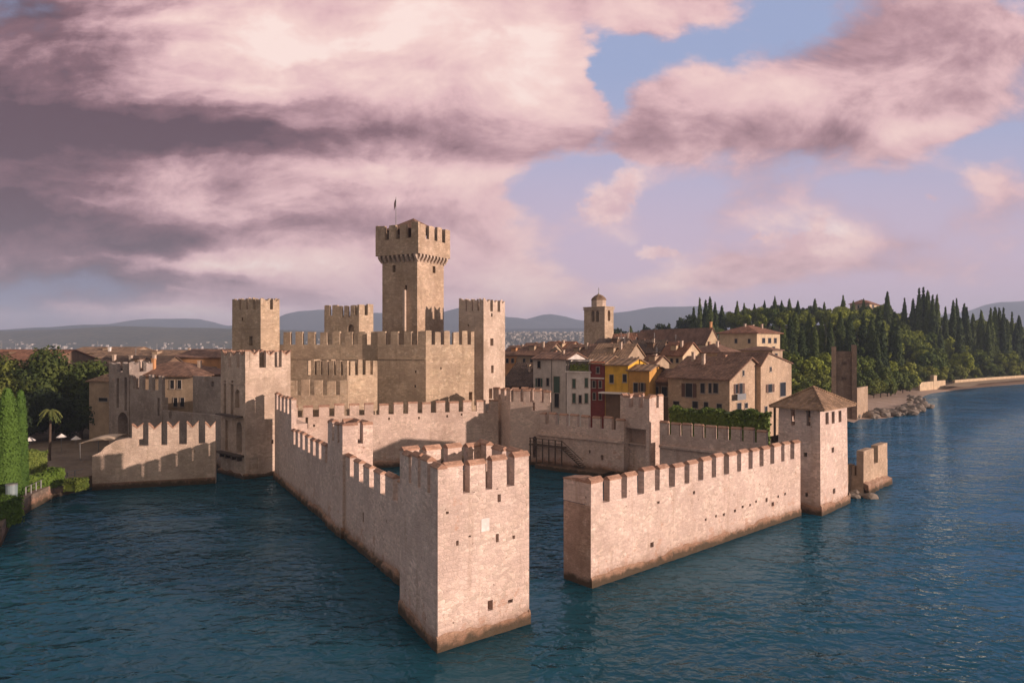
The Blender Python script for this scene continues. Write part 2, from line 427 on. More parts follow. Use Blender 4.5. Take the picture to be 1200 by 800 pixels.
# ------------------------------------------------------------------ mesh helpers
class MB:
    def __init__(s):
        s.v, s.f, s.mi = [], [], []

    def add(s, verts, faces, mi=0):
        o = len(s.v)
        s.v += [tuple(q) for q in verts]
        s.f += [tuple(i + o for i in f) for f in faces]
        s.mi += [mi] * len(faces)
        return s

    def box(s, x0, x1, y0, y1, z0, z1, mi=0):
        v = [(x0, y0, z0), (x1, y0, z0), (x1, y1, z0), (x0, y1, z0), (x0, y0, z1), (x1, y0, z1), (x1, y1, z1), (x0, y1, z1)]
        return s.add(v, [(3, 2, 1, 0), (4, 5, 6, 7), (0, 1, 5, 4), (1, 2, 6, 5), (2, 3, 7, 6), (3, 0, 4, 7)], mi)

    def prism(s, pts, z0, z1, mi=0, top=None):
        """vertical prism over a CCW outline; top: optional outline of the upper face"""
        n = len(pts)
        tp = top or pts
        v = [(p[0], p[1], z0) for p in pts] + [(p[0], p[1], z1) for p in tp]
        f = [tuple(range(n - 1, -1, -1)), tuple(range(n, 2 * n))]
        f += [(i, (i + 1) % n, n + (i + 1) % n, n + i) for i in range(n)]
        return s.add(v, f, mi)

    def sweep(s, prof, fn, a, b, mi=0):
        """profile points carried by fn(p, t) from t=a to t=b"""
        n = len(prof)
        v = [fn(p, a) for p in prof] + [fn(p, b) for p in prof]
        f = [tuple(range(n - 1, -1, -1)), tuple(range(n, 2 * n))]
        f += [(i, (i + 1) % n, n + (i + 1) % n, n + i) for i in range(n)]
        return s.add(v, f, mi)

    def tube(s, p, q, r0, r1, n=8, mi=0):
        p, q = Vector(p), Vector(q)
        d = (q - p).normalized()
        a = d.orthogonal().normalized()
        b = d.cross(a)
        v = []
        for c, r in ((p, r0), (q, r1)):
            for k in range(n):
                t = 2 * math.pi * k / n
                v.append(c + a * (r * math.cos(t)) + b * (r * math.sin(t)))
        f = [tuple(range(n - 1, -1, -1)), tuple(range(n, 2 * n))] + [(i, (i + 1) % n, n + (i + 1) % n, n + i) for i in range(n)]
        return s.add(v, f, mi)

    def mesh(s, name, mats, smooth=False):
        me = bpy.data.meshes.new(name)
        me.from_pydata(s.v, [], s.f)
        for m_ in (mats if isinstance(mats, (list, tuple)) else [mats]):
            me.materials.append(M[m_] if isinstance(m_, str) else m_)
        if any(s.mi):
            me.polygons.foreach_set('material_index', s.mi)
        if smooth:
            me.polygons.foreach_set('use_smooth', [True] * len(me.polygons))
        me.update()
        return me

    def build(s, name, mats, parent=None, loc=None, rz=0.0, smooth=False, fix=True):
        me = s.mesh(name, mats, smooth)
        if fix:
            import bmesh
            bm = bmesh.new()
            bm.from_mesh(me)
            bmesh.ops.recalc_face_normals(bm, faces=bm.faces)
            bm.to_mesh(me)
            bm.free()
        o = bpy.data.objects.new(name, me)
        COL.objects.link(o)
        if parent:
            o.parent = parent
        if loc is not None:
            o.location = loc
        o.rotation_euler.z = rz
        return o


def tag(o, label, cat, group=None):
    o['label'] = label
    o['category'] = cat
    if group:
        o['group'] = group
    return o


def thing(name, label, cat, loc=(0, 0, 0), rz=0.0, group=None):
    o = bpy.data.objects.new(name, None)
    COL.objects.link(o)
    o.location = loc
    o.rotation_euler.z = rz
    o.empty_display_size = 0.5
    return tag(o, label, cat, group)


def struct(o, kind='structure'):
    o['kind'] = kind
    return o


def carve(o, cut):
    """cut real recesses into a mesh object; the cutter does not stay"""
    if not cut.v:
        return
    c = cut.build('cutter', 'void', o.parent, o.location.copy(), o.rotation_euler.z)
    md = o.modifiers.new('cut', 'BOOLEAN')
    md.operation = 'DIFFERENCE'
    md.solver = 'EXACT'
    md.object = c
    md.use_self = True
    bpy.context.view_layer.update()
    dg = bpy.context.evaluated_depsgraph_get()
    me = bpy.data.meshes.new_from_object(o.evaluated_get(dg))
    o.modifiers.remove(md)
    old = o.data
    nm = old.name
    o.data = me
    bpy.data.meshes.remove(old)
    me.name = nm
    cm = c.data
    bpy.data.objects.remove(c)
    bpy.data.meshes.remove(cm)


def inset(pts, d):
    n = len(pts)
    out = []
    for i in range(n):
        a, b, c = Vector(pts[i - 1]), Vector(pts[i]), Vector(pts[(i + 1) % n])
        e1, e2 = (b - a).normalized(), (c - b).normalized()
        n1, n2 = Vector((-e1.y, e1.x)), Vector((-e2.y, e2.x))
        k = (n1 + n2) / (1 + n1.dot(n2))
        out.append(tuple(b + k * d))
    return out


def merlon(parent, pos, rz, w_, h, t, style, mat, cap):
    """pos: outer foot of the merlon's start; local x along the wall, y inward"""
    h = h * random.uniform(0.92, 1.04)
    mb = MB()
    e = random.uniform(0.0, 0.05)
    e2 = random.uniform(0.0, 0.05)
    capmb = None
    if style == 'swallow':
        nt_ = h * 0.27
        pr = [(0, 0), (w_, 0), (w_ - e2 * .5, h - e), (w_ * .5, h - nt_), (e * .5, h - e2)]
        mb.sweep(pr, lambda p, q: (p[0], q, p[1]), 0, t)
        if cap:
            c = 0.13
            pr = [(-.04, h), (w_ * .5, h - nt_ + .004), (w_ + .04, h), (w_ + .02, h + c), (w_ * .5, h - nt_ + c * 1.2), (-.02, h + c)]
            pr = [(-.04, h - e2 + .003), (w_ * .5, h - nt_ + .004), (w_ + .04, h - e + .003), (w_ + .02, h + c), (w_ * .5, h - nt_ + c * 1.2), (-.02, h + c)]
            capmb = MB().sweep(pr, lambda p, q: (p[0], q, p[1]), -.035, t + .035)
    else:
        hb = h - (0.27 if cap else 0.0)
        pr = [(0, 0), (w_, 0), (w_ - e * .6, hb), (e2 * .6, hb)] if cap else [(0, 0), (w_, 0), (w_ - e, hb - e2), (w_ * .5, hb + e * .5 - nch(h)), (e2, hb - e)]
        mb.sweep(pr, lambda p, q: (p[0], q, p[1]), 0, t)
        if cap:
            o = 0.05
            pr = [(-o, hb + .003), (t + o, hb + .003), (t + o * .6, hb + .10), (t * .5 + .03, h + e), (t * .5 - .05, h + e), (-o * .6, hb + .10)]
            capmb = MB().sweep(pr, lambda p, q: (q, p[0], p[1]), -.03, w_ + .03)
    mo = mb.build('merlon', mat, parent, pos, rz + random.uniform(-.012, .012))
    if capmb:
        capmb.build('cap', cap, mo)
    return mo


def nch(h):
    return 0.0


def edge_merlons(parent, org, p, q, zpar, spec, h, t, style, mat, cap, s_start=0.0):
    """spec: (count, gap/width ratio, starts after the corner?)"""
    n, ratio = spec
    if n <= 0:
        return
    p, q = Vector(p), Vector(q)
    d = q - p
    L = d.length - s_start
    d.normalize()
    w_ = L / (n + ratio * (n - 1)) if n > 1 else L * ratio
    rz = math.atan2(d.y, d.x)
    for i in range(n):
        s0 = s_start + i * w_ * (1 + ratio)
        jit = random.uniform(-.03, .03) if 0 < i < n - 1 else 0
        pos = p + d * (s0 + jit)
        merlon(parent, (pos.x - org[0], pos.y - org[1], zpar), rz, w_ * (random.uniform(.92, 1.05) if 0 < i < n - 1 else 1), h, t, style, mat, cap)


def hit(p, q, px):
    p, q = Vector(p), Vector(q)
    d = (q - p).normalized()
    return along(p, d, px)


def on_edge(p, q, rect):
    """photo rectangle -> (s0, s1, z0, z1) on the wall face p-q"""
    x0, y0, x1, y1 = rect
    p, q = Vector(p), Vector(q)
    d = (q - p).normalized()
    s0, s1 = along(p, d, x0), along(p, d, x1)
    if s0 > s1:
        s0, s1 = s1, s0
    dm = (p + d * (s0 + s1) / 2).y
    return s0, s1, Z(y1, dm), Z(y0, dm)


def opening(mb, org, p, q, s0, s1, z0, z1, dep=0.6, arch=False, out=0.2):
    p, q = Vector(p), Vector(q)
    d = (q - p).normalized()
    nrm = Vector((-d.y, d.x))
    pr = [(s0, z0), (s1, z0), (s1, z1), (s0, z1)]
    if arch:
        r = (s1 - s0) / 2
        c = (s0 + s1) / 2
        pr = [(s0, z0), (s1, z0)] + [(c + r * math.cos(a), z1 - r + r * math.sin(a)) for a in [math.pi * k / 8 for k in range(9)]]

    def fn(a, tt):
        g = p + d * a[0] + nrm * tt
        return (g.x - org[0], g.y - org[1], a[1])
    mb.sweep(pr, fn, -out, dep)


def slab_on(mb, org, p, q, s0, s1, z0, z1, out, inn=0.0, mi=0):
    p, q = Vector(p), Vector(q)
    d = (q - p).normalized()
    nrm = Vector((-d.y, d.x))

    def fn(a, tt):
        g = p + d * a[0] + nrm * tt
        return (g.x - org[0], g.y - org[1], a[1])
    mb.sweep([(s0, z0), (s1, z0), (s1, z1), (s0, z1)], fn, -out, inn, mi)


def plinth_strip(mb, org, p, q, z0, zp, o, ext=0.0):
    p, q = Vector(p), Vector(q)
    d = (q - p).normalized()
    nn = Vector((d.y, -d.x))
    L = (q - p).length
    n = max(2, int(L / .55))
    base = len(mb.v)
    ph = random.uniform(0, 9)
    for i in range(n + 1):
        s_ = -ext + (L + 2 * ext) * i / n
        oo = o * (1 + random.uniform(-.35, .35)) if 0 < i < n else o
        zz = zp + .22 * math.sin(s_ * .7 + ph) * math.sin(s_ * .23 + ph) + random.uniform(-.13, .13)
        for (a, z) in ((oo * 1.25, z0), (oo, zz - .18), (oo * .25, zz), (-.08, zz + .04)):
            g = p + d * s_ + nn * a
            mb.v.append((g.x - org[0], g.y - org[1], z))
    for i in range(n):
        for k in range(3):
            a = base + i * 4 + k
            mb.f.append((a, a + 4, a + 5, a + 1))
            mb.mi.append(0)
    mb.f.append(tuple(base + k for k in range(4)))
    mb.f.append(tuple(base + n * 4 + k for k in range(3, -1, -1)))
    mb.mi += [0, 0]


def tower(name, label, cat, pts, z0, zpar, specs, mh, mt_, style='rect', mat='dock', cap='brick', tp=0.6, zw=None, group=None, cuts=(), plinth=None, batter=0.0, mcap=None):
    """pts: CCW outline in metres, first one the corner nearest the camera; cuts: (edge, photo rect, arch, depth)"""
    pts = [tuple(p) for p in pts]
    org = pts[0]
    loc = [(p[0] - org[0], p[1] - org[1]) for p in pts]
    t = thing(name, label, cat, (org[0], org[1], 0), 0, group)
    zw = zpar - 1.2 if zw is None else zw
    n = len(loc)
    ins = inset(loc, tp)
    mb = MB()
    low = inset(loc, -batter) if batter else loc
    v = [(a[0], a[1], z0) for a in low] + [(a[0], a[1], zpar) for a in loc] + [(a[0], a[1], zpar) for a in ins] + [(a[0], a[1], zw) for a in ins]
    f = [tuple(range(n - 1, -1, -1)), tuple(range(3 * n, 4 * n))]
    for i in range(n):
        j = (i + 1) % n
        f += [(i, j, n + j, n + i), (n + i, n + j, 2 * n + j, 2 * n + i), (2 * n + i, 2 * n + j, 3 * n + j, 3 * n + i)]
    mb.add(v, f)
    body = mb.build('wall', mat, t)
    cm = MB()
    for cset in cuts:
        e, rect = cset[0], cset[1]
        arch = cset[2] if len(cset) > 2 else False
        dep = cset[3] if len(cset) > 3 else 0.9
        p, q = pts[e], pts[(e + 1) % n]
        opening(cm, org, p, q, *on_edge(p, q, rect), dep, arch)
    carve(body, cm)
    for i in range(n):
        sp = specs[i] if i < len(specs) else None
        if sp:
            edge_merlons(t, org, pts[i], pts[(i + 1) % n], zpar, sp, mh, mt_, style, mat, cap, mt_ if specs[i - 1] else 0.0)
    if plinth:
        zp, pr, pm = plinth
        m_ = MB()
        for i in range(n):
            plinth_strip(m_, (0, 0), low[i], low[(i + 1) % n], z0, zp, pr, pr * .9)
        m_.build('plinth', pm, t, fix=False)
    return t


def wall(name, label, p0, p1, zpar, n, ratio, mh, T=1.6, tp=0.55, style='rect', mat='dock', cap='brick', z0=-1.5, zw=None, group=None, cuts=(), plinth=None, ledge=None, cat='castle wall', merl=True):
    p0, p1 = Vector(p0), Vector(p1)
    d = p1 - p0
    L = d.length
    rz = math.atan2(d.y, d.x)
    t = thing(name, label, cat, (p0.x, p0.y, 0), rz, group)
    zw = zpar - 1.1 if zw is None else zw
    pr = [(0, z0), (T, z0), (T, zw), (tp, zw), (tp, zpar), (0, zpar)]
    body = MB().sweep(pr, lambda p, q: (q, p[0], p[1]), 0, L).build('wall', mat, t)
    cm = MB()
    for cset in cuts:
        s0, s1, a, b = on_edge(p0, p1, cset[0])
        arch = cset[1] if len(cset) > 1 else False
        dep = cset[2] if len(cset) > 2 else 0.7
        opening(cm, (0, 0), (0, 0), (L, 0), s0, s1, a, b, dep, arch)
    carve(body, cm)
    if merl and n:
        edge_merlons(t, (0, 0), (0, 0), (L, 0), zpar, (n, ratio), mh, tp, style, mat, cap)
    if plinth:
        zp, o, pm = plinth
        m_ = MB()
        plinth_strip(m_, (0, 0), (0, 0), (L, 0), z0, zp, o, 0.0)
        m_.build('plinth', pm, t, fix=False)
    if ledge:
        zl, o, th = ledge
        MB().box(.05, L - .05, -o, .05, zl - th, zl).build('ledge', mat, t)
    return t


# ------------------------------------------------------------------ water, land, hills
def water_mat():
    mt, t, bs = new_mat('lake_water')
    g = t.n('ShaderNodeNewGeometry')
    P = g.outputs['Position']
    a = t.noise(t.v('MULTIPLY', P, (0.42, 0.60, 1)), 1.0, 2, 0.45, 0.5)
    b = t.noise(t.v('MULTIPLY', P, (1.15, 1.5, 1)), 1.0, 2, 0.45, 0.6)
    c = t.noise(t.v('MULTIPLY', P, (0.08, 0.12, 1)), 1.0, 3, 0.5)
    gust = t.smooth(c, 0.35, 0.68)
    f_ = t.noise(t.v('MULTIPLY', P, (4.2, 5.6, 1)), 1.0, 3, 0.6)
    h = t.m('ADD', t.m('MULTIPLY', a, t.m('MULTIPLY_ADD', gust, 0.7, 0.5)), t.m('MULTIPLY', b, t.m('MULTIPLY_ADD', gust, 0.55, 0.30)))
    h = t.m('MULTIPLY_ADD', f_, 0.035, h)
    bmp = t.n('ShaderNodeBump', {'Height': h, 'Strength': 1.0, 'Distance': 0.40})
    big = t.noise(t.v('MULTIPLY', P, (0.02, 0.035, 1)), 1.0, 3, 0.5)
    sp = t.n('ShaderNodeSeparateXYZ', {'Vector': P})
    open_ = t.smooth(t.m('MULTIPLY_ADD', sp.outputs[1], 0.25, sp.outputs[0]), 15.0, 90.0)
    col = t.mix(open_, (0.013, 0.076, 0.108), (0.011, 0.115, 0.220))
    col = t.mix(t.m('MULTIPLY', t.smooth(big, 0.35, 0.7), 0.45), col, (0.008, 0.052, 0.078))
    t.t.nodes.remove(bs)
    df = t.n('ShaderNodeBsdfPrincipled', {'Base Color': col, 'Normal': bmp.outputs[0], 'Roughness': 1.0, 'Specular IOR Level': 0.0, 'Subsurface Weight': 1.0, 'Subsurface Radius': (0.6, 1.0, 1.0), 'Subsurface Scale': 7.0}, subsurface_method='BURLEY')
    gl = t.n('ShaderNodeBsdfGlossy', {'Color': (0.48, 0.72, 1.0), 'Roughness': 0.03, 'Normal': bmp.outputs[0]})
    fr = t.n('ShaderNodeFresnel', {'IOR': 1.33, 'Normal': bmp.outputs[0]})
    mx = t.n('ShaderNodeMixShader', {0: fr.outputs[0], 1: df.outputs[0], 2: gl.outputs[0]})
    out = [q for q in t.t.nodes if q.type == 'OUTPUT_MATERIAL'][0]
    t.t.links.new(mx.outputs[0], out.inputs[0])
    return mt


M['water'] = water_mat()


def ground_mat(name, a, b, c, s=0.25):
    mt, t, bs = new_mat(name)
    g = t.n('ShaderNodeNewGeometry')
    P = g.outputs['Position']
    n1 = t.noise(P, s, 6, 0.65)
    n2 = t.noise(P, s * 9, 5, 0.7)
    col = t.mix(t.smooth(n1, 0.35, 0.65), a, b)
    col = t.mix(t.m('MULTIPLY', t.smooth(n2, 0.45, 0.7), 0.7), col, c)
    t.put(bs.inputs['Base Color'], col)
    bs.inputs['Roughness'].default_value = 0.95
    bs.inputs['Specular IOR Level'].default_value = 0.1
    bm_ = t.n('ShaderNodeBump', {'Height': n2, 'Strength': 0.6, 'Distance': 0.1})
    t.put(bs.inputs['Normal'], bm_.outputs[0])
    return mt


M['ground'] = ground_mat('town_ground', (0.13, 0.10, 0.075), (0.20, 0.155, 0.115), (0.24, 0.19, 0.15))
M['lawn'] = ground_mat('lawn_grass', (0.06, 0.08, 0.02), (0.13, 0.115, 0.04), (0.16, 0.12, 0.055))
M['shingle'] = ground_mat('beach_shingle', (0.36, 0.265, 0.21), (0.44, 0.335, 0.275), (0.25, 0.18, 0.145), 0.15)
M['hillground'] = ground_mat('hill_ground', (0.030, 0.040, 0.012), (0.055, 0.062, 0.020), (0.10, 0.085, 0.04), 0.06)
M['path'] = ground_mat('shore_path', (0.34, 0.255, 0.18), (0.42, 0.32, 0.23), (0.26, 0.19, 0.14), 0.3)

mb = MB()
mb.add([(-6000, -300, 0), (6000, -300, 0), (6000, 6500, 0), (-6000, 6500, 0)], [(0, 1, 2, 3)])
struct(mb.build('water', 'water', fix=False))

quay_edge = [(-90, 43), (-45.4, 60.5), (-49.4, 67.0), (-52, 73.5), (-53.5, 79.6), (-52.6, 84.0)]
shore = [G(1000, 495), G(1007, 491), G(1035, 490), G(1060, 486), G(1084, 480), G(1087, 472), G(1077, 466), G(1090, 461), G(1125, 456), G(1162, 452.5), G(1200, 449.7), Vector((330, 350)), Vector((600, 520))]
land = quay_edge + [(-52.2, 90), (-50, 97), (-40, 101), (-33, 99), (-20, 104), (-2, 109), (5, 105), (15, 98), (19.5, 95), (30, 84.5), (36, 84.5), (40, 88), (72, 149)]
beach_in = [Vector((p.x, p.y)) + Vector((-0.62, 0.78)) * ((18 if 0 < i < 7 else 10) if i < 7 else 14) for i, p in enumerate(shore)]
land2 = land + [tuple(p) for p in beach_in] + [(700, 620), (700, 900), (240, 900), (90, 420), (-60, 300), (-160, 260), (-330, 240), (-330, 60)]
struct(MB().prism(land2, -2.0, 1.5).build('ground', 'ground'))
# quay facing and its coping
sv = MB()
n = len(shore)
out = [Vector((p.x, p.y)) - Vector((-0.62, 0.78)) * 3 for p in shore]
rows = []
for (ring, z) in ((out, -0.7), (shore, 0.02), (beach_in, 1.62)):
    rows.append([(p[0], p[1], z) for p in ring])
sv.v = rows[0] + rows[1] + rows[2]
for k in range(2):
    for i in range(n - 1):
        sv.f.append((k * n + i, k * n + i + 1, (k + 1) * n + i + 1, (k + 1) * n + i))
sv.mi = [0] * len(sv.f)
struct(sv.build('beach', 'shingle', fix=False))


def hill_h(x, y):
    r = x / max(y, 1) * FPX + 600           # bearing as a photo column
    def lerp(tab):
        if r <= tab[0][0]:
            return tab[0][1]
        for (a, va), (b, vb) in zip(tab, tab[1:]):
            if r <= b:
                return va + (vb - va) * (r - a) / (b - a)
        return tab[-1][1]
    st = lerp([(740, 330), (790, 300), (830, 215), (900, 185), (1000, 203), (1060, 256), (1120, 296), (1200, 340), (1400, 400), (1700, 500)])
    H = lerp([(700, 0), (760, 5), (800, 14), (835, 22), (880, 25), (1000, 26), (1080, 27), (1130, 26), (1165, 22), (1200, 18), (1400, 14), (1700, 8)])
    f = min(max((y - st) / 150, 0), 1)
    return 1.48 + H * f * f * (3 - 2 * f) if f > 0 else -1.5


hv = MB()
cols, rws = [], []
rs = [680 + 12 * i for i in range(90)]
ds = [170 + 12 * j for j in range(42)]
for j, d in enumerate(ds):
    for i, r in enumerate(rs):
        x, y = W(r, d), d
        hv.v.append((x, y, hill_h(x, y)))
for j in range(len(ds) - 1):
    for i in range(len(rs) - 1):
        a = j * len(rs) + i
        hv.f.append((a, a + 1, a + 1 + len(rs), a + len(rs)))
hv.mi = [0] * len(hv.f)
struct(hv.build('hill', 'hillground', fix=False, smooth=True))

# far mountains across the lake: solid ridges several hundred metres deep
from mathutils import noise as mnoise
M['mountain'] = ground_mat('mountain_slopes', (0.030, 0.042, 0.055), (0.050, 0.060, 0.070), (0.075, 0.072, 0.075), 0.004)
M['farland'] = ground_mat('far_shore_land', (0.050, 0.055, 0.032), (0.085, 0.080, 0.045), (0.14, 0.11, 0.07), 0.008)


def ridge(name, d, depth, prof, mat, seed, rough=0.06):
    m_ = MB()
    x0, x1 = prof[0][0], prof[-1][0]
    nx, ny = 110, 14
    for j in range(ny + 1):
        t_ = j / ny
        for i in range(nx + 1):
            px = x0 + (x1 - x0) * i / nx
            for (a, ya_), (b, yb_) in zip(prof, prof[1:]):
                if px <= b + 1e-6:
                    k = (px - a) / (b - a)
                    k = k * k * (3 - 2 * k)
                    py = ya_ + (yb_ - ya_) * k
                    break
            crest = Z(py, d + depth * .5)
            s = math.sin(math.pi * min(t_, 1))
            y = d + depth * t_
            x = W(px, d + depth * .5)
            nz = mnoise.fractal(Vector((x * .0012 + seed, y * .0012, seed)), 0.9, 2.0, 5)
            m_.v.append((x, y, max(-3, crest * s ** .8 * (1 + rough * nz * (1 if 0 < j < ny else 0))) if s > .01 else -3))
    for j in range(ny):
        for i in range(nx):
            a = j * (nx + 1) + i
            m_.f.append((a, a + 1, a + nx + 2, a + nx + 1))
    m_.mi = [0] * len(m_.f)
    return struct(m_.build(name, mat, fix=False, smooth=True))


ridge('far_shore', 2000, 700, [(-260, 395), (0, 388), (70, 386), (140, 382), (230, 384), (300, 386), (420, 390), (600, 390), (700, 389), (760, 391), (860, 394)], 'farland', 1.0)
ridge('hills', 2750, 800, [(-260, 389), (0, 387), (60, 384), (110, 381), (180, 384), (300, 386), (480, 389), (600, 385), (680, 384), (740, 388), (860, 390)], 'mountain', 2.3)
ridge('mountains', 3700, 1100, [(-300, 392), (60, 389), (120, 380), (180, 374), (230, 374), (270, 382), (320, 376), (352, 364), (385, 362), (430, 367), (500, 370), (550, 360), (600, 372), (650, 379), (700, 384), (760, 389), (900, 392)], 'mountain', 5.1)
ridge('mountains', 3900, 1200, [(560, 390), (610, 375), (645, 368), (690, 376), (725, 366), (770, 360), (815, 359), (850, 366), (950, 378), (1080, 372), (1130, 366), (1175, 354), (1240, 350), (1400, 360), (1600, 385)], 'mountain', 8.4)

# houses of the far shore, too small and many to count
fm = MB()
rr = random.Random(5)
for k in range(1100):
    d = rr.uniform(1970, 2340)
    px = rr.choice([rr.uniform(-60, 300), rr.uniform(-60, 300), rr.uniform(590, 700), rr.uniform(300, 860)])
    t_ = (d - 2000) / 700
    zz = max(0, 52 * math.sin(math.pi * min(max(t_, 0), .5)) ** .8)
    wd, hh, dp = rr.uniform(3, 9), rr.uniform(2, 4.5), rr.uniform(5, 10)
    x = W(px, d)
    fm.box(x, x + wd, d, d + dp, zz - 12, zz + hh + 2.5)
fo = fm.build('far_town', 'farwhite', fix=False)
fo['kind'] = 'stuff'

# ------------------------------------------------------------------ haze: one closed box of thin air round the camera and the whole scene
hm = bpy.data.materials.new('haze_air')
hm.use_nodes = True
hm.node_tree.nodes.clear()
ht = NT(hm.node_tree)
pv = ht.n('ShaderNodeVolumePrincipled', {'Color': (0.62, 0.75, 1.0), 'Density': 0.00019, 'Anisotropy': 0.0})
ho = ht.n('ShaderNodeOutputMaterial')
hm.node_tree.links.new(pv.outputs[0], ho.inputs['Volume'])
M['haze'] = hm
hb = MB().box(-6500, 6500, -400, 7000, -4.0, 300.0).build('haze', 'haze', fix=False)
hb['kind'] = 'stuff'

# ------------------------------------------------------------------ the fortified dock in front
GW = 'outer walls of the fortified dock'
GT = 'towers of the fortified dock'
C0, C1, C3 = G(513, 764), G(620, 730), G(468.5, 718)
C2 = C1 + C3 - C0
nt_ = tower('corner_tower', 'square pale stone tower nearest the camera, rising from the water with brick capped merlons', 'tower',
            [C0, C1, C2, C3], -2, 9.0, [(4, .42), (3, .45), (4, .45), (4, .42)], 2.05, .55, mat='dock', plinth=(0.75, .09, 'plinth'), group=GT, zw=7.4,
            cuts=[(0, (583, 579, 587, 588)), (0, (581, 625, 584.5, 635)), (0, (534.5, 633, 537.5, 639)), (0, (571.5, 703, 577.5, 715)), (0, (595, 702, 601, 706)), (0, (581.5, 566, 584, 573)), (0, (553, 572, 556.5, 577)), (0, (522.5, 599, 526, 602)), (0, (600.5, 627, 603.5, 631)), (0, (549, 627, 552, 629))])
mb = MB()
slab_on(mb, C0, C0, C1, *on_edge(C0, C1, (564, 607, 573.5, 622)), .012, .1)
mb.build('stone_panel', 'white', nt_)
RA, RB = G(692.5, 689), G(938, 603.5)
rw = wall('dock_wall', 'long sunlit stone wall with brick capped merlons, running from an open end in the water to the roofed tower', RA, RB, 6.05, 16, .56, 1.95, T=2.8, tp=.6, plinth=(0.75, .10, 'plinth'), group=GW,
          cuts=[((847, 601, 849.5, 604.5),), ((869, 592, 871.5, 595),), ((860, 596.5, 862.5, 600),), ((885, 586, 887, 589),), ((897, 583, 899.5, 588),), ((904, 588, 907, 593),), ((919, 577, 921, 580),), ((838, 603, 840, 606),), ((812, 575, 814.5, 579),), ((762, 635, 766, 641),), ((770, 587, 773, 590),), ((826, 607, 828, 610),), ((878, 590, 880, 593),), ((911, 580, 913, 583),)])
L = (RB - RA).length
# the open end of the wall carries one broad brick capped block across its thickness
merlon(rw, (0, 0, 6.053), 0, 1.30, 1.9, 2.8, 'rect', 'dock', 'brick')
mb = MB()
mb.box(-.012, .1, .005, 2.795, 0.7, 6.0)
mb.build('rubble_end', 'rubble', rw)

E0, E1, E3 = G(961, 603.5), G(992.5, 589), PD(912.5, 75.0)
E2 = E1 + E3 - E0
ET = tower('dock_tower', 'square stone tower standing in the water with a brown hipped tile roof', 'tower', [E0, E1, E2, E3], -2, 11.0, [], 2, .5, mat='dock', plinth=(0.9, .16, 'plinth'), group=GT, tp=.5, zw=9.6, batter=.12,
           cuts=[(0, (967.2, 483, 971, 497), False, .8), (0, (974.5, 482, 978, 496), False, .8), (0, (982.5, 481, 986, 494.5), False, .8), (3, (927, 479, 931.5, 498), False, .8), (3, (945, 479, 949.8, 499), False, .8), (0, (974, 524, 977, 530)), (3, (942, 530, 946, 535)), (0, (975, 572, 978, 578)), (3, (944, 577, 947, 582))])
le = [Vector(p) - E0 for p in (E0, E1, E2, E3)]
cen = (le[0] + le[2]) / 2
eav = inset([tuple(p) for p in le], -.75)
ap = (cen.x, cen.y, 13.15)
rb = MB()
v = [(p[0], p[1], 10.95) for p in eav] + [(p[0], p[1], 11.12) for p in eav] + [ap]
rb.add(v, [(3, 2, 1, 0), (0, 1, 5, 4), (1, 2, 6, 5), (2, 3, 7, 6), (3, 0, 4, 7), (4, 5, 8), (5, 6, 8), (6, 7, 8), (7, 4, 8)])
roof = rb.build('roof', 'tile_tan', ET)
rd = MB()
for p in eav:
    rd.tube((p[0], p[1], 11.14), (ap[0], ap[1], ap[2] + .03), .13, .13, 6)
rd.build('ridge_tiles', 'tile_tan', roof)
# jettied wooden side under the eaves
jb = MB()
pL = Vector(le[3]) + (le[3] - le[0]).normalized() * .9
for k in (0.15, 1.0):
    q = pL + (le[2] - le[3]) * k * .8
    jb.tube((q.x, q.y, 6.2), (q.x, q.y, 10.97), .13, .13, 6)
q0, q1 = pL, pL + (le[2] - le[3]) * .9
jb.sweep([(0, 6.9), (.15, 6.9), (.15, 7.7), (0, 7.7)], lambda a, t_: (pL.x + (q1.x - pL.x) * t_ + a[0], pL.y + (q1.y - pL.y) * t_ + a[0], a[1]), 0, 1)
jb.build('timber_gallery', 'wood', ET)

# breakwater stub beyond the tower
B0, B1 = G(1012, 578), G(1040, 566)
bw = wall('breakwater', 'short ruined stone wall with two worn merlons in the water beyond the roofed tower', B0, B1, 3.1, 2, .42, 2.15, T=1.7, tp=.8, mat='housestone', cap=None, plinth=(1.2, .55, 'plinth'), group=None)
mb = MB()
for k in range(9):
    s_ = random.uniform(0, 6.2)
    MB().box(s_, s_ + random.uniform(.4, .9), random.uniform(.85, 1.1), 1.65, 1.1 + .003 * k, 1.9 + random.uniform(.2, 1.3)).build('broken_stone', 'housestone', bw)
BL0 = Vector((37.2, 80.6))
wall('connecting_wall', 'low dark wall linking the roofed tower with the ruined breakwater', BL0, B0 + Vector((-.4, 1.3)), 3.3, 0, 1, 1, T=1.0, mat='ruin', merl=False)
rk = random.Random(3)


def boulder_mesh(seed):
    import bmesh
    bm = bmesh.new()
    bmesh.ops.create_icosphere(bm, subdivisions=2, radius=1)
    for q in bm.verts:
        nz = mnoise.noise(q.co * 1.1 + Vector((seed * 7.1, 0, 0)))
        q.co *= 1 + .45 * nz
        q.co.z *= .7
    me = bpy.data.meshes.new('boulder')
    bm.to_mesh(me)
    bm.free()
    me.materials.append(M['boulder'])
    return me


BM = [boulder_mesh(k) for k in range(5)]


def boulder(x, y, z, s, label, group):
    o = bpy.data.objects.new('boulder', BM[rk.randrange(5)])
    COL.objects.link(o)
    o.location = (x, y, z)
    o.scale = (s * rk.uniform(.8, 1.3), s * rk.uniform(.8, 1.2), s * rk.uniform(.8, 1.1))
    o.rotation_euler = (rk.uniform(-.3, .3), rk.uniform(-.3, .3), rk.uniform(0, 6.28))
    return tag(o, label, 'rock', group)


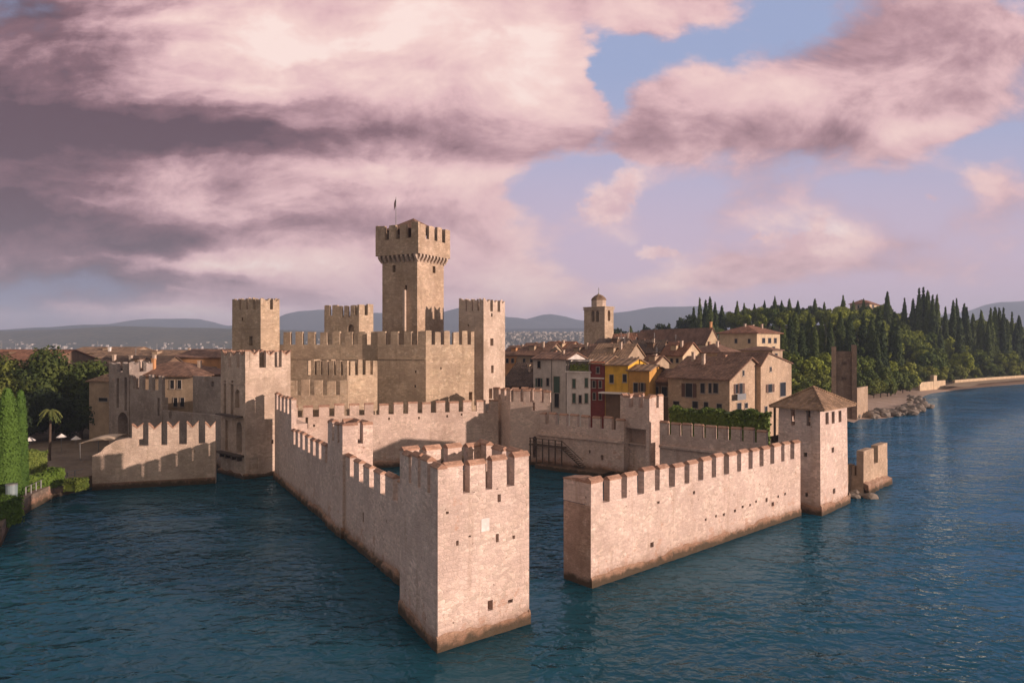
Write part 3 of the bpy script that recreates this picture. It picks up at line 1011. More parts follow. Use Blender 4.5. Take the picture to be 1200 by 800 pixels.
for k in range(8):
    boulder(40.6 + rk.uniform(-1.2, 1.2), 79.5 + rk.uniform(-1.4, 1.6), .1, rk.uniform(.5, .95), 'dark wet rock awash between the roofed tower and the breakwater', 'wet rocks by the breakwater')

# left dock wall: line through two surveyed points at the water
LN, LF = G(466.5, 682), G(324, 562)
dl = (LF - LN).normalized()


def LT(px):
    return LN + dl * along(LN, dl, px)


wall('dock_wall', 'shaded stone wall behind the nearest tower, stepping back to the small turret', LT(404), LN - dl * 4.2, 5.95, 7, .72, 1.85, T=1.7, tp=.6, plinth=(0.7, .2, 'plinth'), group=GW,
     cuts=[((399 + 26, 600, 399 + 27.5, 612),)])
wall('dock_wall', 'shaded stone wall beyond the small turret, reaching back to the gate tower', LT(341), LT(388), 5.95, 8, .72, 1.85, T=1.7, tp=.6, plinth=(0.7, .2, 'plinth'), group=GW)
rt = Vector((-dl.y, dl.x)) * -1
T0, T3 = LT(404.5), LT(387)
T0 = T0 - rt * .25
T3 = T3 - rt * .25
tower('wall_turret', 'small square turret halfway along the shaded dock wall', 'turret', [T0, T0 + rt * 2.9, T3 + rt * 2.9, T3], -2, 8.6, [(2, .55), (2, .5), (2, .55), (3, .55)], 1.95, .5, mat='dock', plinth=(0.7, .2, 'plinth'), group=GT)
U0, U3 = LT(341.5), LT(322)
wall('dock_wall', 'tall last stretch of the shaded dock wall, joined to the gate tower', U3, U0, 9.3, 5, .7, 2.1, T=1.9, tp=.6, plinth=(0.7, .2, 'plinth'), group=GW)

# gate tower on the left
g0 = G(287.5, 561)
g3 = Vector((-40.7, 95.4))
gd = (g3 - g0).normalized()
gr = dirn(45)
g1 = g0 + gr * 6.4
g2 = g1 + g3 - g0
GTOW = tower('gate_tower', 'tall pale stone gate tower with three swallowtail merlons, lit above and shaded below', 'tower', [g0, g1, g2, g3], -2, 14.7, [(3, .72), (3, .7), (3, .7), (3, .5)], 2.25, .6, 'swallow', 'pale', 'brick', zw=13.2,
             cuts=[(0, (292, 537, 302, 550), False, .15), (3, (275.5, 456, 281, 478), True, .5), (3, (277, 494, 283.5, 531), True, 1.4), (3, (262, 446, 265, 486), False, .45), (3, (270.5, 446, 273.5, 486), False, .45), (0, (318, 515, 320.5, 520)), (3, (264, 492, 267.5, 528), False, .3)], plinth=(0.5, .35, 'plinth'))
mb = MB()
Lg = (g3 - g0).length
slab_on(mb, g0, g3, g0, .02, Lg - .02, 12.45, 12.6, .08, .1)
mb.build('string_course', 'pale', GTOW)
mb = MB()
slab_on(mb, g0, g3, g0, .3, Lg - .6, 8.1, 8.28, .9, .1)
mb.build('wooden_ledge', 'wood', GTOW)
mb = MB()
slab_on(mb, g0, g3, g0, .1, Lg - .3, 2.85, 3.1, .8, .1)
for k in (.8, 2.6, 4.4, 6.0):
    slab_on(mb, g0, g3, g0, k, k + .25, 2.3, 2.85, .55, .1)
mb.build('wooden_ledge', 'wood', GTOW)

# barbican wall on the far left bank
w0, w1 = G(108, 574), G(252.5, 566)
bm_t = thing('barbican_wall', 'low pale stone wall at the left bank with swallowtail merlons on its right half', 'castle wall', (w0.x, w0.y, 0), math.atan2((w1 - w0).y, (w1 - w0).x))
Lb = (w1 - w0).length
dbw = (w1 - w0).normalized()
mb = MB()
prof = [(0, -1.5), (Lb, -1.5), (Lb, 5.15)]
s_st = along(w0, dbw, 161)
prof += [(s_st, 5.15), (s_st - .02, 6.1), (s_st - 1.2, 6.2), (s_st - 2.4, 5.95), (s_st - 3.6, 5.2), (.9, 4.6), (0, 4.2)]
mb.sweep(prof, lambda p, q: (p[0], q, p[1]), 0, 1.0)
body = mb.build('wall', 'pale', bm_t)
for (a, b) in ((166.5, 176), (186, 196.5), (208, 219.5), (231.5, 241), ):
    pass
for (a, b) in ((153 + 11, 165 + 11), (186, 198), (208, 220), (231, 242.5)):
    pass
mspec = [(174, 188), (196, 209), (219, 232), (240.5, 252.3)]
for (a, b) in mspec:
    s0, s1 = along(w0, dbw, a), along(w0, dbw, b)
    merlon(bm_t, (s0, 0, 5.15), 0, s1 - s0, 2.85, .6, 'swallow', 'pale', 'brick')
merlon(bm_t, (along(w0, dbw, 154), .3, 6.0), 0, 1.15, 1.8, .6, 'swallow', 'pale', 'brick')
pr = [(-.3, -1.5), (.1, -1.5), (.1, .9), (-.1, .7)]
MB().sweep(pr, lambda p, q: (q, p[0], p[1]), .02, Lb - .02).build('plinth', 'quay', bm_t)
wb = Vector((-54.3, 92.5))
wall('barbican_return', 'short rounded end of the barbican wall turning back from the water', wb, w0 + Vector((-.02, .1)), 4.15, 0, 1, 1, T=.9, mat='pale', merl=False)

# gatehouse behind the barbican
h0 = PD(151.5, 110.0)
hl = PD(127.5, 112.5)
hb_ = dirn(82) * 6
GH = tower('gatehouse', 'grey stone gatehouse with a dark arched doorway and two tall drawbridge slots', 'gatehouse', [h0, h0 + hb_, hl + hb_, hl], 1, 13.3, [(2, .9), (2, .6), (2, .8), (2, .8)], 1.6, .55, 'swallow', 'grey', None, zw=12,
           cuts=[(3, (136.5, 443, 139.5, 478), False, .4), (3, (145.8, 442, 148.8, 481), False, .4), (3, (138, 483, 149.8, 513), True, 2.5)])
hw1 = PD(232, 101.5)
wall('gatehouse_wall', 'grey stone wall running from the arched gatehouse to the gate tower, with slim swallowtail merlons', h0 + Vector((.05, .05)), PD(190, 106), 10.6, 4, 1.6, 2.4, T=1.0, tp=.5, style='swallow', mat='grey', cap=None, z0=1,
     cuts=[((184.5, 466, 187, 487),)])
wall('castle_wall', 'grey flat topped wall between the barbican houses and the gate tower', PD(190, 106) + Vector((.05, 0)), PD(262, 97.5), 7.6, 0, 1, 1, T=1.0, mat='grey', z0=-1.5, merl=False,
     cuts=[((198, 473, 201, 490),)])
wall('castle_wall', 'tall plain grey curtain wall beside the gate tower', PD(226, 106.5), PD(262, 101.5), 12.9, 0, 1, 1, T=1.2, mat='grey', z0=-1, merl=False, cuts=[((236, 484, 252, 489), True, .5), ((247.5, 447, 250.5, 453),)])

# inner sunlit curtain wall
I0, I1 = PD(337, 94.6), PD(584, 105.0)
wall('curtain_wall', 'long bright sunlit curtain wall below the castle, with square merlons', I0, I1, 7.65, 15, .55, 1.7, T=1.4, tp=.55, mat='inner', cap='brick', plinth=(0.8, .2, 'plinth'),
     cuts=[((358, 486, 361, 502),), ((367, 497, 369, 500),), ((455, 489, 457, 492),), ((490, 488, 492, 491),), ((523, 486, 525, 489),), ((569, 481, 571, 484),), ((540, 484, 542, 487),)])
Q0, Q1 = PD(598, 102.2), PD(645, 100.6)
qd = Vector((-.40, .92))
QT = tower('inner_tower', 'pale square tower at the right end of the sunlit curtain wall', 'tower', [Q0, Q1, Q1 + qd * 6.5, Q0 + qd * 6.5], -2, 9.25, [(4, .5), (3, .5), (4, .5), (3, .5)], 1.85, .5, mat='inner', cap='brick', plinth=(0.8, .2, 'plinth'),
           cuts=[(0, (624.5, 511, 629, 536), True, 1.2), (0, (624, 470, 627, 481)), (0, (638, 466, 640.5, 470))])

# back wall of the dock
D0, D1 = PD(631, 101.2), PD(731, 92.6)
wall('dock_wall', 'shaded back wall of the dock between the pale inner tower and the niched turret', D0, D1, 6.1, 8, .5, 1.75, T=1.6, tp=.6, mat='dock', cap='brick', plinth=(0.7, .2, 'plinth'), group=GW, ledge=(4.75, .35, .3),
     cuts=[((704, 533, 707, 539),), ((690, 527, 692, 531),)])
K0 = PD(761, 91.0)
kr, kl = dirn(45), Vector((-.707, .707))
KT = tower('wall_turret', 'square turret on the back wall of the dock with a deep dark niche', 'turret', [K0, K0 + kr * 3.4, K0 + kr * 3.4 + kl * 4.75, K0 + kl * 4.75], -2, 9.25, [(2, .55), (2, .5), (2, .55), (3, .75)], 1.75, .5, mat='dock', cap='brick', plinth=(0.7, .2, 'plinth'), group=GT, zw=8.2,
           cuts=[(3, (732.5, 502, 757, 520), False, 1.6), (3, (732.5, 520.4, 757, 549), False, .5)])
S0, S1 = PD(773, 90.2), PD(898, 81.2)
wall('dock_wall', 'shaded wall right of the niched turret, in front of the green hedge', S0, S1, 6.0, 9, .42, 1.75, T=1.6, tp=.6, mat='dock', cap='brick', group=GW, ledge=(4.6, .35, .3))

# wooden gallery and stair down to the dock quay
DD = (D1 - D0).normalized()
nrm = Vector((DD.y, -DD.x))
galt = thing('wooden_gallery', 'dark wooden gallery and stair on posts along the back wall of the dock', 'gallery', (D0.x, D0.y, 0), math.atan2(DD.y, DD.x))
mb = MB()
mb.box(-.6, 5.2, -1.6, -.37, 3.05, 3.2)
mb.build('deck', 'wood', galt)
for k in range(6):
    MB().box(-.5 + k * 1.1, -.36 + k * 1.1, -1.55, -1.42, .3, 4.15).build('post', 'wood', galt)
rl = MB()
rl.box(-.6, 5.2, -1.57, -1.49, 4.08, 4.17)
rl.box(-.6, 5.2, -1.57, -1.50, 3.6, 3.67)
rl.build('railing', 'wood', galt)
sb = MB()
for k in range(11):
    sb.box(5.2 + k * .3, 5.5 + k * .3, -1.55, -.5, 3.0 - k * .22 - .06, 3.0 - k * .22)
sb.tube((5.2, -1.55, 4.1), (8.6, -1.55, 1.7), .05, .05, 6)
sb.tube((5.2, -1.55, 3.0), (8.6, -1.55, .6), .09, .09, 6)
sb.build('stair', 'wood', galt)
qy = MB().box(1.2, 12.5, -2.6, -.2, -1.5, .55).build('quay', 'quay', None, (D0.x, D0.y, 0), math.atan2(DD.y, DD.x))
struct(qy)

# ------------------------------------------------------------------ the castle proper
kd = -8.0
KL, KR = Vector((-.874, .484)), Vector((.484, .874))
kp = PD(489, 115)
s_l = along(kp, KL, 448)
s_r = along(kp, KR, 520)
KP = thing('keep_tower', 'tallest castle tower, with a battlemented corbelled top, low tiled roof and flagpole', 'tower', (kp.x, kp.y, 0))
loc = [Vector((0, 0)), KR * s_r, KR * s_r + KL * s_l, KL * s_l]
loc = [tuple(p) for p in loc]
body = MB().prism(loc, 10, 33.0).build('shaft', 'keepstone', KP)
cm = MB()
kpts = [Vector(p) + kp for p in loc]
for e, rc in ((3, (460, 311, 463.5, 319)), (0, (507, 312, 510.3, 320)), (3, (474.5, 334, 477, 341))):
    opening(cm, kp, kpts[e], kpts[(e + 1) % 4], *on_edge(kpts[e], kpts[(e + 1) % 4], rc), .8)
carve(body, cm)
mb = MB()
slab_on(mb, kp, kpts[3], kpts[0], *on_edge(kpts[3], kpts[0], (474.2, 340, 476.6, 388)), .55, .02)
mb.build('buttress', 'pale', KP)
zc0, zc1 = Z(305, 115), Z(297.5, 115)
ztop = Z(279, 115)
over = .82
bigp = inset(loc, -over)
inn = inset(bigp, .55)
mb = MB()
v = [(a[0], a[1], zc1) for a in bigp] + [(a[0], a[1], ztop) for a in bigp] + [(a[0], a[1], ztop) for a in inn] + [(a[0], a[1], ztop - 1.3) for a in inn]
f = [(3, 2, 1, 0), (12, 13, 14, 15)]
for i in range(4):
    j = (i + 1) % 4
    f += [(i, j, 4 + j, 4 + i), (4 + i, 4 + j, 8 + j, 8 + i), (8 + i, 8 + j, 12 + j, 12 + i)]
mb.add(v, f)
mb.build('parapet', 'keepstone', KP)
for i in range(4):
    edge_merlons(KP, (0, 0), bigp[i], bigp[(i + 1) % 4], ztop, (4, .62), 2.55, .55, 'rect', 'keepstone', 'brick' if 0 else None, .55)
# corbels: wedges with a gap between
for i in range(4):
    a, b = Vector(loc[i]), Vector(loc[(i + 1) % 4])
    d = (b - a).normalized()
    nn = Vector((d.y, -d.x))
    Le = (b - a).length
    nc = 9
    for k in range(nc):
        s = -over * .6 + (Le + 1.2 * over) * (k + .5) / nc
        wd = .42
        def fn(p, t_, a=a, d=d, nn=nn, s=s):
            q = a + d * (s + t_) + nn * p[0]
            return (q.x, q.y, p[1])
        c = MB().sweep([(-.3, zc0 - .15), (.05, zc0 - .15), (over * .55, zc0 + .25), (over - .03, zc1 - .35), (over - .03, zc1 - .004), (-.3, zc1 - .004)], fn, -wd / 2, wd / 2)
        c.build('corbel', 'pale', KP)
rin = inset(bigp, .8)
cxx = sum(p[0] for p in rin) / 4
cyy = sum(p[1] for p in rin) / 4
za = ztop + 1.75
rb = MB()
v = [(p[0], p[1], za) for p in rin] + [(p[0], p[1], za + .12) for p in rin] + [(cxx, cyy, Z(252.5, 117.5))]
rb.add(v, [(3, 2, 1, 0), (0, 1, 5, 4), (1, 2, 6, 5), (2, 3, 7, 6), (3, 0, 4, 7), (4, 5, 8), (5, 6, 8), (6, 7, 8), (7, 4, 8)])
rb.build('roof', 'tile', KP)
ppos = PD(464, 119) - kp
pz = Z(231, 119)
pole = MB().tube((ppos.x, ppos.y, ztop), (ppos.x, ppos.y, pz), .09, .05, 8).build('flagpole', 'metal', KP)
fb = MB()
nf = 8
for i in range(nf + 1):
    t_ = i / nf
    for z in (pz - .15, pz - 1.5):
        fb.v.append((ppos.x + .05 - t_ * .45, ppos.y + .10 * math.sin(t_ * 7) + .25 * t_, z - .8 * t_ + .1 * math.sin(t_ * 5)))
fb.f = [(2 * i, 2 * i + 1, 2 * i + 3, 2 * i + 2) for i in range(nf)]
fb.mi = [0] * nf
fb.build('flag', 'flagcloth', pole, fix=False)

GC = 'castle towers round the keep'


def corner_tower(name, label, px, d, pxl, pxr, fl, fr, y_par, mh, specs, cuts, mat='castle', style='rect', z0=8, string=None, cap=None, fixed=None):
    k = PD(px, d)
    sl = fixed[0] if fixed else along(k, fl, pxl)
    sr = fixed[1] if fixed else along(k, fr, pxr)
    t = tower(name, label, 'tower', [k, k + fr * sr, k + fr * sr + fl * sl, k + fl * sl], z0, Z(y_par, d), specs, mh, .5, style, mat, cap, zw=Z(y_par, d) - 1.2, group=GC, cuts=cuts)
    if string:
        m_ = MB()
        z = Z(string, d)
        slab_on(m_, k, k, k + fr * sr, .02, sr - .02, z - .14, z + .02, .06, .1)
        slab_on(m_, k, k + fl * sl, k, .02, sl - .02, z - .14, z + .02, .06, .1)
        m_.build('string_course', mat, t)
    return t


corner_tower('castle_tower', 'castle tower at the left end of the castle, behind the gate tower', 305.5, 112, 272, 327.6, KL, KR, 362, 1.95, [(2, .45), (3, .5), (2, .5), (4, .45)],
             [(3, (292, 394, 296, 405)), (3, (283, 372, 285, 376))], 'castle', 'swallow', string=384)
corner_tower('castle_tower', 'castle tower at the right end of the castle with small windows on its bright side', 566.7, 112, 537.6, 591.8, KL, KR, 364, 2.15, [(3, .5), (3, .5), (3, .5), (4, .35)],
             [(0, (574.5, 396.5, 578.3, 405)), (0, (575.5, 428, 578.5, 437)), (0, (573, 455, 577, 467)), (0, (575.5, 367, 577.2, 371)), (3, (548, 380, 549.5, 384))], 'pale', 'swallow', string=382)
# back tower is open towards the courtyard: two piers and a low link
kb = PD(420.7, 133)
sb_l = along(kb, Vector((-.93, .36)), 380)
BT = thing('castle_tower', 'low castle tower left of the keep with a small arched opening in its shaded side', 'tower', (kb.x, kb.y, 0), 0, GC)
bl_ = Vector((-.93, .36))
br_ = Vector((.60, .80))
zb = Z(369, 133)
w_l = sb_l


def pier(a0, a1, nm, dep):
    p = [bl_ * a0, bl_ * a0 + br_ * dep, bl_ * a1 + br_ * dep, bl_ * a1]
    p = [tuple(q) for q in p]
    m_ = MB().prism(p, 8, zb)
    o = m_.build(nm, 'castle', BT)
    return p


s_r2 = along(kb, br_, 437.5)
p1 = pier(0, 1.0, 'side_wall', s_r2)
p2 = pier(w_l - 3.2, w_l, 'side_wall', s_r2)
MB().prism([tuple(bl_ * 1.0 + br_ * (s_r2 - 1)), tuple(bl_ * 1.0 + br_ * s_r2), tuple(bl_ * (w_l - 3.2) + br_ * s_r2), tuple(bl_ * (w_l - 3.2) + br_ * (s_r2 - 1))], 8, zb).build('back_wall', 'castle', BT)
lb_ = MB()
lb_.prism([tuple(bl_ * 1.0), tuple(bl_ * 1.0 + br_ * .8), tuple(bl_ * (w_l - 3.2) + br_ * .8), tuple(bl_ * (w_l - 3.2))], 8, Z(371.5, 133))
lk = lb_.build('link_wall', 'castle', BT)
kpt = [kb + bl_ * (w_l - 3.2), kb + bl_ * 1.0]
cm = MB()
opening(cm, kb, kpt[0], kpt[1], *on_edge(kpt[0], kpt[1], (407.5, 380, 415, 398)), .75, True)
carve(lk, cm)
edge_merlons(BT, (0, 0), bl_ * w_l, bl_ * (w_l - 3.2), zb, (2, .45), 2.2, .5, 'rect', 'castle', None)
edge_merlons(BT, (0, 0), (0, 0), br_ * s_r2, zb, (2, .55), 2.2, .5, 'rect', 'castle', None)
edge_merlons(BT, (0, 0), bl_ * 1.0 + br_ * s_r2, bl_ * (w_l - 3.2) + br_ * s_r2, zb, (2, .8), 2.2, .5, 'rect', 'castle', None)

edge_merlons(BT, (0, 0), bl_ * (w_l - 3.2), bl_ * 1.0, Z(371.5, 133), (3, .45), 2.2, .5, 'rect', 'castle', None)

# main walls
GM = 'main walls of the castle'
m0 = PD(499, 108)
m1 = m0 + Vector((.84, .54)) * 9.2
ml = m0 + Vector((-.93, .36)) * along(m0, Vector((-.93, .36)), 442.5)
zt = 17.75
wall('castle_wall', 'sunlit high castle wall between the recessed corner and the right castle tower', m0, m1, zt, 6, .62, 2.2, T=1.5, tp=.5, mat='castle', cap=None, z0=2, group=GM,
     cuts=[((549.5, 459, 553.5, 470),), ((516, 430, 517.5, 433),)])
wall('castle_wall', 'high castle wall below the keep, darker and turned away from the sun', ml, m0 + Vector((-.03, .01)), zt, 4, .75, 2.2, T=1.5, tp=.5, mat='castle', cap=None, z0=2, group=GM, ledge=(Z(420, 109), .12, .15),
     cuts=[((486, 434, 488, 437),), ((485.5, 451, 487.5, 454),)])
ll = PD(318, 117)
wall('castle_wall', 'high castle wall below the arched low tower, reaching to the left castle tower', ll, ml + Vector((0, .6)), zt, 9, .72, 2.2, T=1.5, tp=.5, mat='castle', cap=None, z0=2, group=GM, ledge=(Z(420, 114), .12, .15))
f0 = PD(407, 104)
fl_, fr_ = Vector((-.96, .28)), Vector((.84, .54))
sfl, sfr = along(f0, fl_, 360), along(f0, fr_, 442.3)
tower('castle_bastion', 'low square bastion in front of the high castle walls, one side sunlit', 'bastion', [f0, f0 + fr_ * sfr, f0 + fr_ * sfr + fl_ * sfl, f0 + fl_ * sfl], 2, 13.1, [(4, .6), (3, .6), (4, .6), (6, .55)], 2.3, .5, mat='castle', cap=None, zw=11.5)
wall('fore_wall', 'low merloned wall just behind the bright curtain wall, below the bastion', PD(338, 101), PD(408, 101.5), 10.3, 5, .55, 2.2, T=1.2, tp=.5, mat='castle', cap=None, z0=2)
# ------------------------------------------------------------------ the old town
def window(h, fn, s, z, wd, hh, shutter=None, arch=False):
    """fn(s, out, z) -> local point; a framed opening with its pane and, where the photo shows them, shutters"""
    fr = MB()
    b = .09

    def bx(mb, s0, s1, o0, o1, z0, z1):
        mb.sweep([(s0, z0), (s1, z0), (s1, z1), (s0, z1)], lambda p, t_: fn(p[0], t_, p[1]), o0, o1)
    a0, a1 = s - wd / 2, s + wd / 2
    bx(fr, a0 - b, a0, .003, .07, z - b, z + hh + b)
    bx(fr, a1, a1 + b, .003, .07, z - b, z + hh + b)
    bx(fr, a0, a1, .003, .07, z + hh, z + hh + b)
    bx(fr, a0 - b * 1.6, a1 + b * 1.6, .003, .13, z - b - .06, z - .003)
    o = fr.build('window', 'frame', h)
    p = MB()
    bx(p, a0 + .003, a1 - .003, .004, .018, z + .003, z + hh - .003)
    p.build('pane', 'glass', o)
    if shutter == 'closed':
        q = MB()
        bx(q, a0 + .01, (a0 + a1) / 2 - .01, .025, .06, z + .01, z + hh - .01)
        bx(q, (a0 + a1) / 2 + .01, a1 - .01, .025, .06, z + .01, z + hh - .01)
        q.build('shutter', 'green_shutter', o)
    elif shutter:
        for (x0, x1) in ((a0 - wd * .5 - b, a0 - b - .01), (a1 + b + .01, a1 + wd * .5 + b)):
            q = MB()
            bx(q, x0, x1, .075, .11, z, z + hh)
            q.build('shutter', shutter, o)
    return o


def house(name, label, cat, K, phi, pl, pr, eave, rise, roof, wmat, rmat, wins=(), chim=(), group=None, a=None, b=None, z0=1.0, over=.45, apex=.5, rough=True):
    """K=(photo column, distance) of the near corner; left face runs along phi+90, right face along phi"""
    k = PD(*K)
    X, Y = dirn(phi), dirn(phi + 90)
    a = a if a else along(k, Y, pl)
    b = b if b else along(k, X, pr)
    e = Z(eave, K[1]) if eave > 100 else eave
    t = thing(name, label, cat, (k.x, k.y, 0), R(phi), group)
    rg = e + rise
    body = MB()
    if roof == 'gable_y':
        body.sweep([(0, z0), (b, z0), (b, e), (b * apex, rg), (0, e)], lambda p, q: (p[0], q, p[1]), 0, a)
    elif roof == 'gable_x':
        body.sweep([(0, z0), (a, z0), (a, e), (a * apex, rg), (0, e)], lambda p, q: (q, p[0], p[1]), 0, b)
    else:
        body.box(0, b, 0, a, z0, e)
    body.build('wall', wmat, t)
    rb = MB()
    th = .2
    if roof in ('gable_y', 'gable_x'):
        wdt, ln = (b, a) if roof == 'gable_y' else (a, b)
        c = wdt * apex
        d1 = over * rise / c
        d2 = over * rise / (wdt - c)
        pr_ = [(-over, e - d1 + .01), (c, rg + .01), (wdt + over, e - d2 + .01), (wdt + over, e - d2 + th), (c, rg + th + .06), (-over, e - d1 + th)]
        if roof == 'gable_y':
            rb.sweep(pr_, lambda p, q: (p[0], q, p[1]), -over * .8, ln + over * .8)
        else:
            rb.sweep(pr_, lambda p, q: (q, p[0], p[1]), -over * .8, ln + over * .8)
    else:
        o = over
        q = [(-o, -o), (b + o, -o), (b + o, a + o), (-o, a + o)]
        if roof == 'shed':
            rb.add([(p[0], p[1], e + .01 + (rise if p[1] > 1 else 0)) for p in q] + [(p[0], p[1], e + .2 + (rise if p[1] > 1 else 0)) for p in q],
                   [(3, 2, 1, 0), (4, 5, 6, 7), (0, 1, 5, 4), (1, 2, 6, 5), (2, 3, 7, 6), (3, 0, 4, 7)])
        elif roof == 'flat':
            rb.box(-o * .4, b + o * .4, -o * .4, a + o * .4, e + .01, e + .3)
        else:
            m_ = min(a, b) / 2 + o
            if b >= a:
                r0, r1 = (m_ - o, a / 2, rg), (b - m_ + o, a / 2, rg)
                if r1[0] - r0[0] < .1:
                    r1 = (r0[0] + .12, r0[1], rg)
                fc = [(4, 5, 9, 8), (5, 6, 9), (6, 7, 8, 9), (7, 4, 8)]
            else:
                r0, r1 = (b / 2, m_ - o, rg), (b / 2, a - m_ + o, rg)
                fc = [(4, 5, 8), (5, 6, 9, 8), (6, 7, 9), (7, 4, 8, 9)]
            rb.add([(p[0], p[1], e + .01) for p in q] + [(p[0], p[1], e + .2) for p in q] + [r0, r1],
                   [(3, 2, 1, 0), (0, 1, 5, 4), (1, 2, 6, 5), (2, 3, 7, 6), (3, 0, 4, 7)] + fc)
    ro = rb.build('roof', rmat, t)
    for (cx, cy, ch, cm_) in chim:
        x, y = cx * b, cy * a
        zc = e - .3
        c = MB().box(x - .28, x + .28, y - .24, y + .24, zc, rg + ch).box(x - .34, x + .34, y - .3, y + .3, rg + ch + .003, rg + ch + .12)
        c.build('chimney', cm_, ro)

    if group == 'tiled roofs of the old town':
        ax, ay = b * .5, a * random.uniform(.2, .8)
        am = MB().tube((ax, ay, rg), (ax, ay, rg + 1.9), .035, .03, 5)
        for q_ in (1.2, 1.5, 1.8):
            am.tube((ax - .45, ay, rg + q_), (ax + .45, ay, rg + q_), .02, .02, 4)
        am.build('aerial', 'metal', ro)
        dx, dy = b * .25, a * random.uniform(.3, .7)
        if roof == 'gable_y':
            zd = e + rise * .5
            MB().box(dx - .9, dx + 1.2, dy - .7, dy + .7, zd - .3, zd + .75).build('dormer', wmat, ro)
            MB().prism([(dx - 1.15, dy - .95), (dx + 1.3, dy - .95), (dx + 1.3, dy + .95), (dx - 1.15, dy + .95)], zd + .753, zd + .9).build('dormer_roof', rmat, ro)

    def fL(s, o, z):
        return (-o, s, z)

    def fR(s, o, z):
        return (s, -o, z)
    for wn_ in wins:
        side, rect = wn_[0], wn_[1]
        sh = wn_[2] if len(wn_) > 2 else None
        if side == 'L':
            s0, s1, z_0, z_1 = on_edge(k, k + Y, rect)
            lim = a
        else:
            s0, s1, z_0, z_1 = on_edge(k, k + X, rect)
            lim = b
        s = (s0 + s1) / 2
        if 0.2 < s < lim - .2 and z_1 < e + rise:
            window(t, fL if side == 'L' else fR, s, z_0, s1 - s0, z_1 - z_0, sh)
    t['size'] = (a, b)
    return t, a, b, e


def extra(t, nm, mat, *boxes):
    mb = MB()
    for q in boxes:
        mb.box(*q)
    return mb.build(nm, mat, t)


PH = 60
k0 = PD(761, 120)
front = dirn(PH + 90)


def fk(px):
    q = k0 + front * along(k0, front, px)
    return (px, q.y)


GH_ = 'painted houses in a row along the square'
t, a, b, e = house('grey_house', 'tall pale grey house with green shutters, left of the white house with the terrace', 'house', fk(663), PH, 625, None, 421, 1.1, 'gable_y', 'greyplaster', 'tile', b=9, group=GH_,
      wins=[('L', (649, 441, 656, 460), 'closed'), ('L', (650, 461, 655, 477)), ('L', (630, 443, 633.5, 453), 'green_shutter'), ('L', (630, 423, 633.5, 431)), ('L', (630, 462, 633.5, 471)), ('L', (640.5, 443, 643.5, 452))],
      chim=[(.35, .3, .5, 'pale'), (.6, .7, .4, 'brick')])
extra(t, 'drainpipe', 'metal', (-.12, -.02, a * .42, a * .42 + .1, 2, e - .1))
t, a, b, e = house('white_house', 'white house with green windows and a leafy roof terrace under an awning', 'house', fk(692), PH, 664, None, 437, .3, 'flat', 'white', 'white', b=8, group=GH_,
      wins=[('L', (671, 444, 674.5, 454.5), 'closed'), ('L', (685.5, 443, 689, 453.5), 'closed'), ('L', (671, 461, 674.5, 472), 'closed'), ('L', (685.5, 461, 689, 472), 'closed'), ('L', (678.5, 463, 681.5, 472))])
extra(t, 'terrace_room', 'greyplaster', (1.6, 7.6, .3, a - .3, e + .31, e + 2.1))
extra(t, 'terrace_awning', 'frame', (-.2, 2.4, .1, a - .1, e + 2.3, e + 2.45), (.05, .2, .2, .35, e + .31, e + 2.3), (.05, .2, a - .35, a - .2, e + .31, e + 2.3))
TERR = (t, a, e)
t, a, b, e = house('red_house', 'narrow dark red house with a vermilion top floor between the white and yellow houses', 'house', fk(708.5), PH, 692, None, 426, 1.2, 'gable_y', 'red', 'tile_tan', b=9, group=GH_,
      wins=[('L', (694.5, 446, 697.5, 454), 'brown_shutter'), ('L', (702, 446, 705, 454)), ('L', (695, 460, 698, 468)), ('L', (702, 460, 705, 468)), ('L', (699, 430, 702.5, 437))])
extra(t, 'top_floor_band', 'redorange', (-.06, .2, .1, a - .1, Z(427.5, 124), Z(424, 124)))
extra(t, 'cornice', 'white', (-.14, .1, .05, a - .05, Z(444, 124), Z(442.6, 124)))
t, a, b, e = house('yellow_house', 'bright yellow house with dark windows and a pale awning over its ground floor', 'house', fk(736), PH, 709, None, 428, 1.0, 'gable_y', 'yellow', 'tile_tan', b=10, group=GH_,
      wins=[('L', (714.5, 439, 719, 448.5)), ('L', (730, 438.5, 734.3, 447.5))], chim=[(.7, .4, .3, 'pale')])
zA = Z(460, 123)
extra(t, 'awning', 'whitecloth', (-2.0, -.01, -.3, a + .5, zA - .1, zA + .12))
extra(t, 'ground_floor_front', 'brownwall', (-.05, .1, .1, a - .1, 1.2, zA - .3))
t, a, b, e = house('ochre_house', 'small ochre house with red brown shutters right of the yellow house', 'house', fk(761), PH, 736.5, None, 434.5, .8, 'gable_y', 'ochre', 'tile_tan', b=8, group=GH_,
      wins=[('L', (742.5, 448.5, 747.5, 463)), ('L', (751, 448.5, 754.5, 458.5), 'brown_shutter'), ('L', (743, 468, 747, 478)), ('L', (751, 468, 754.5, 478))])

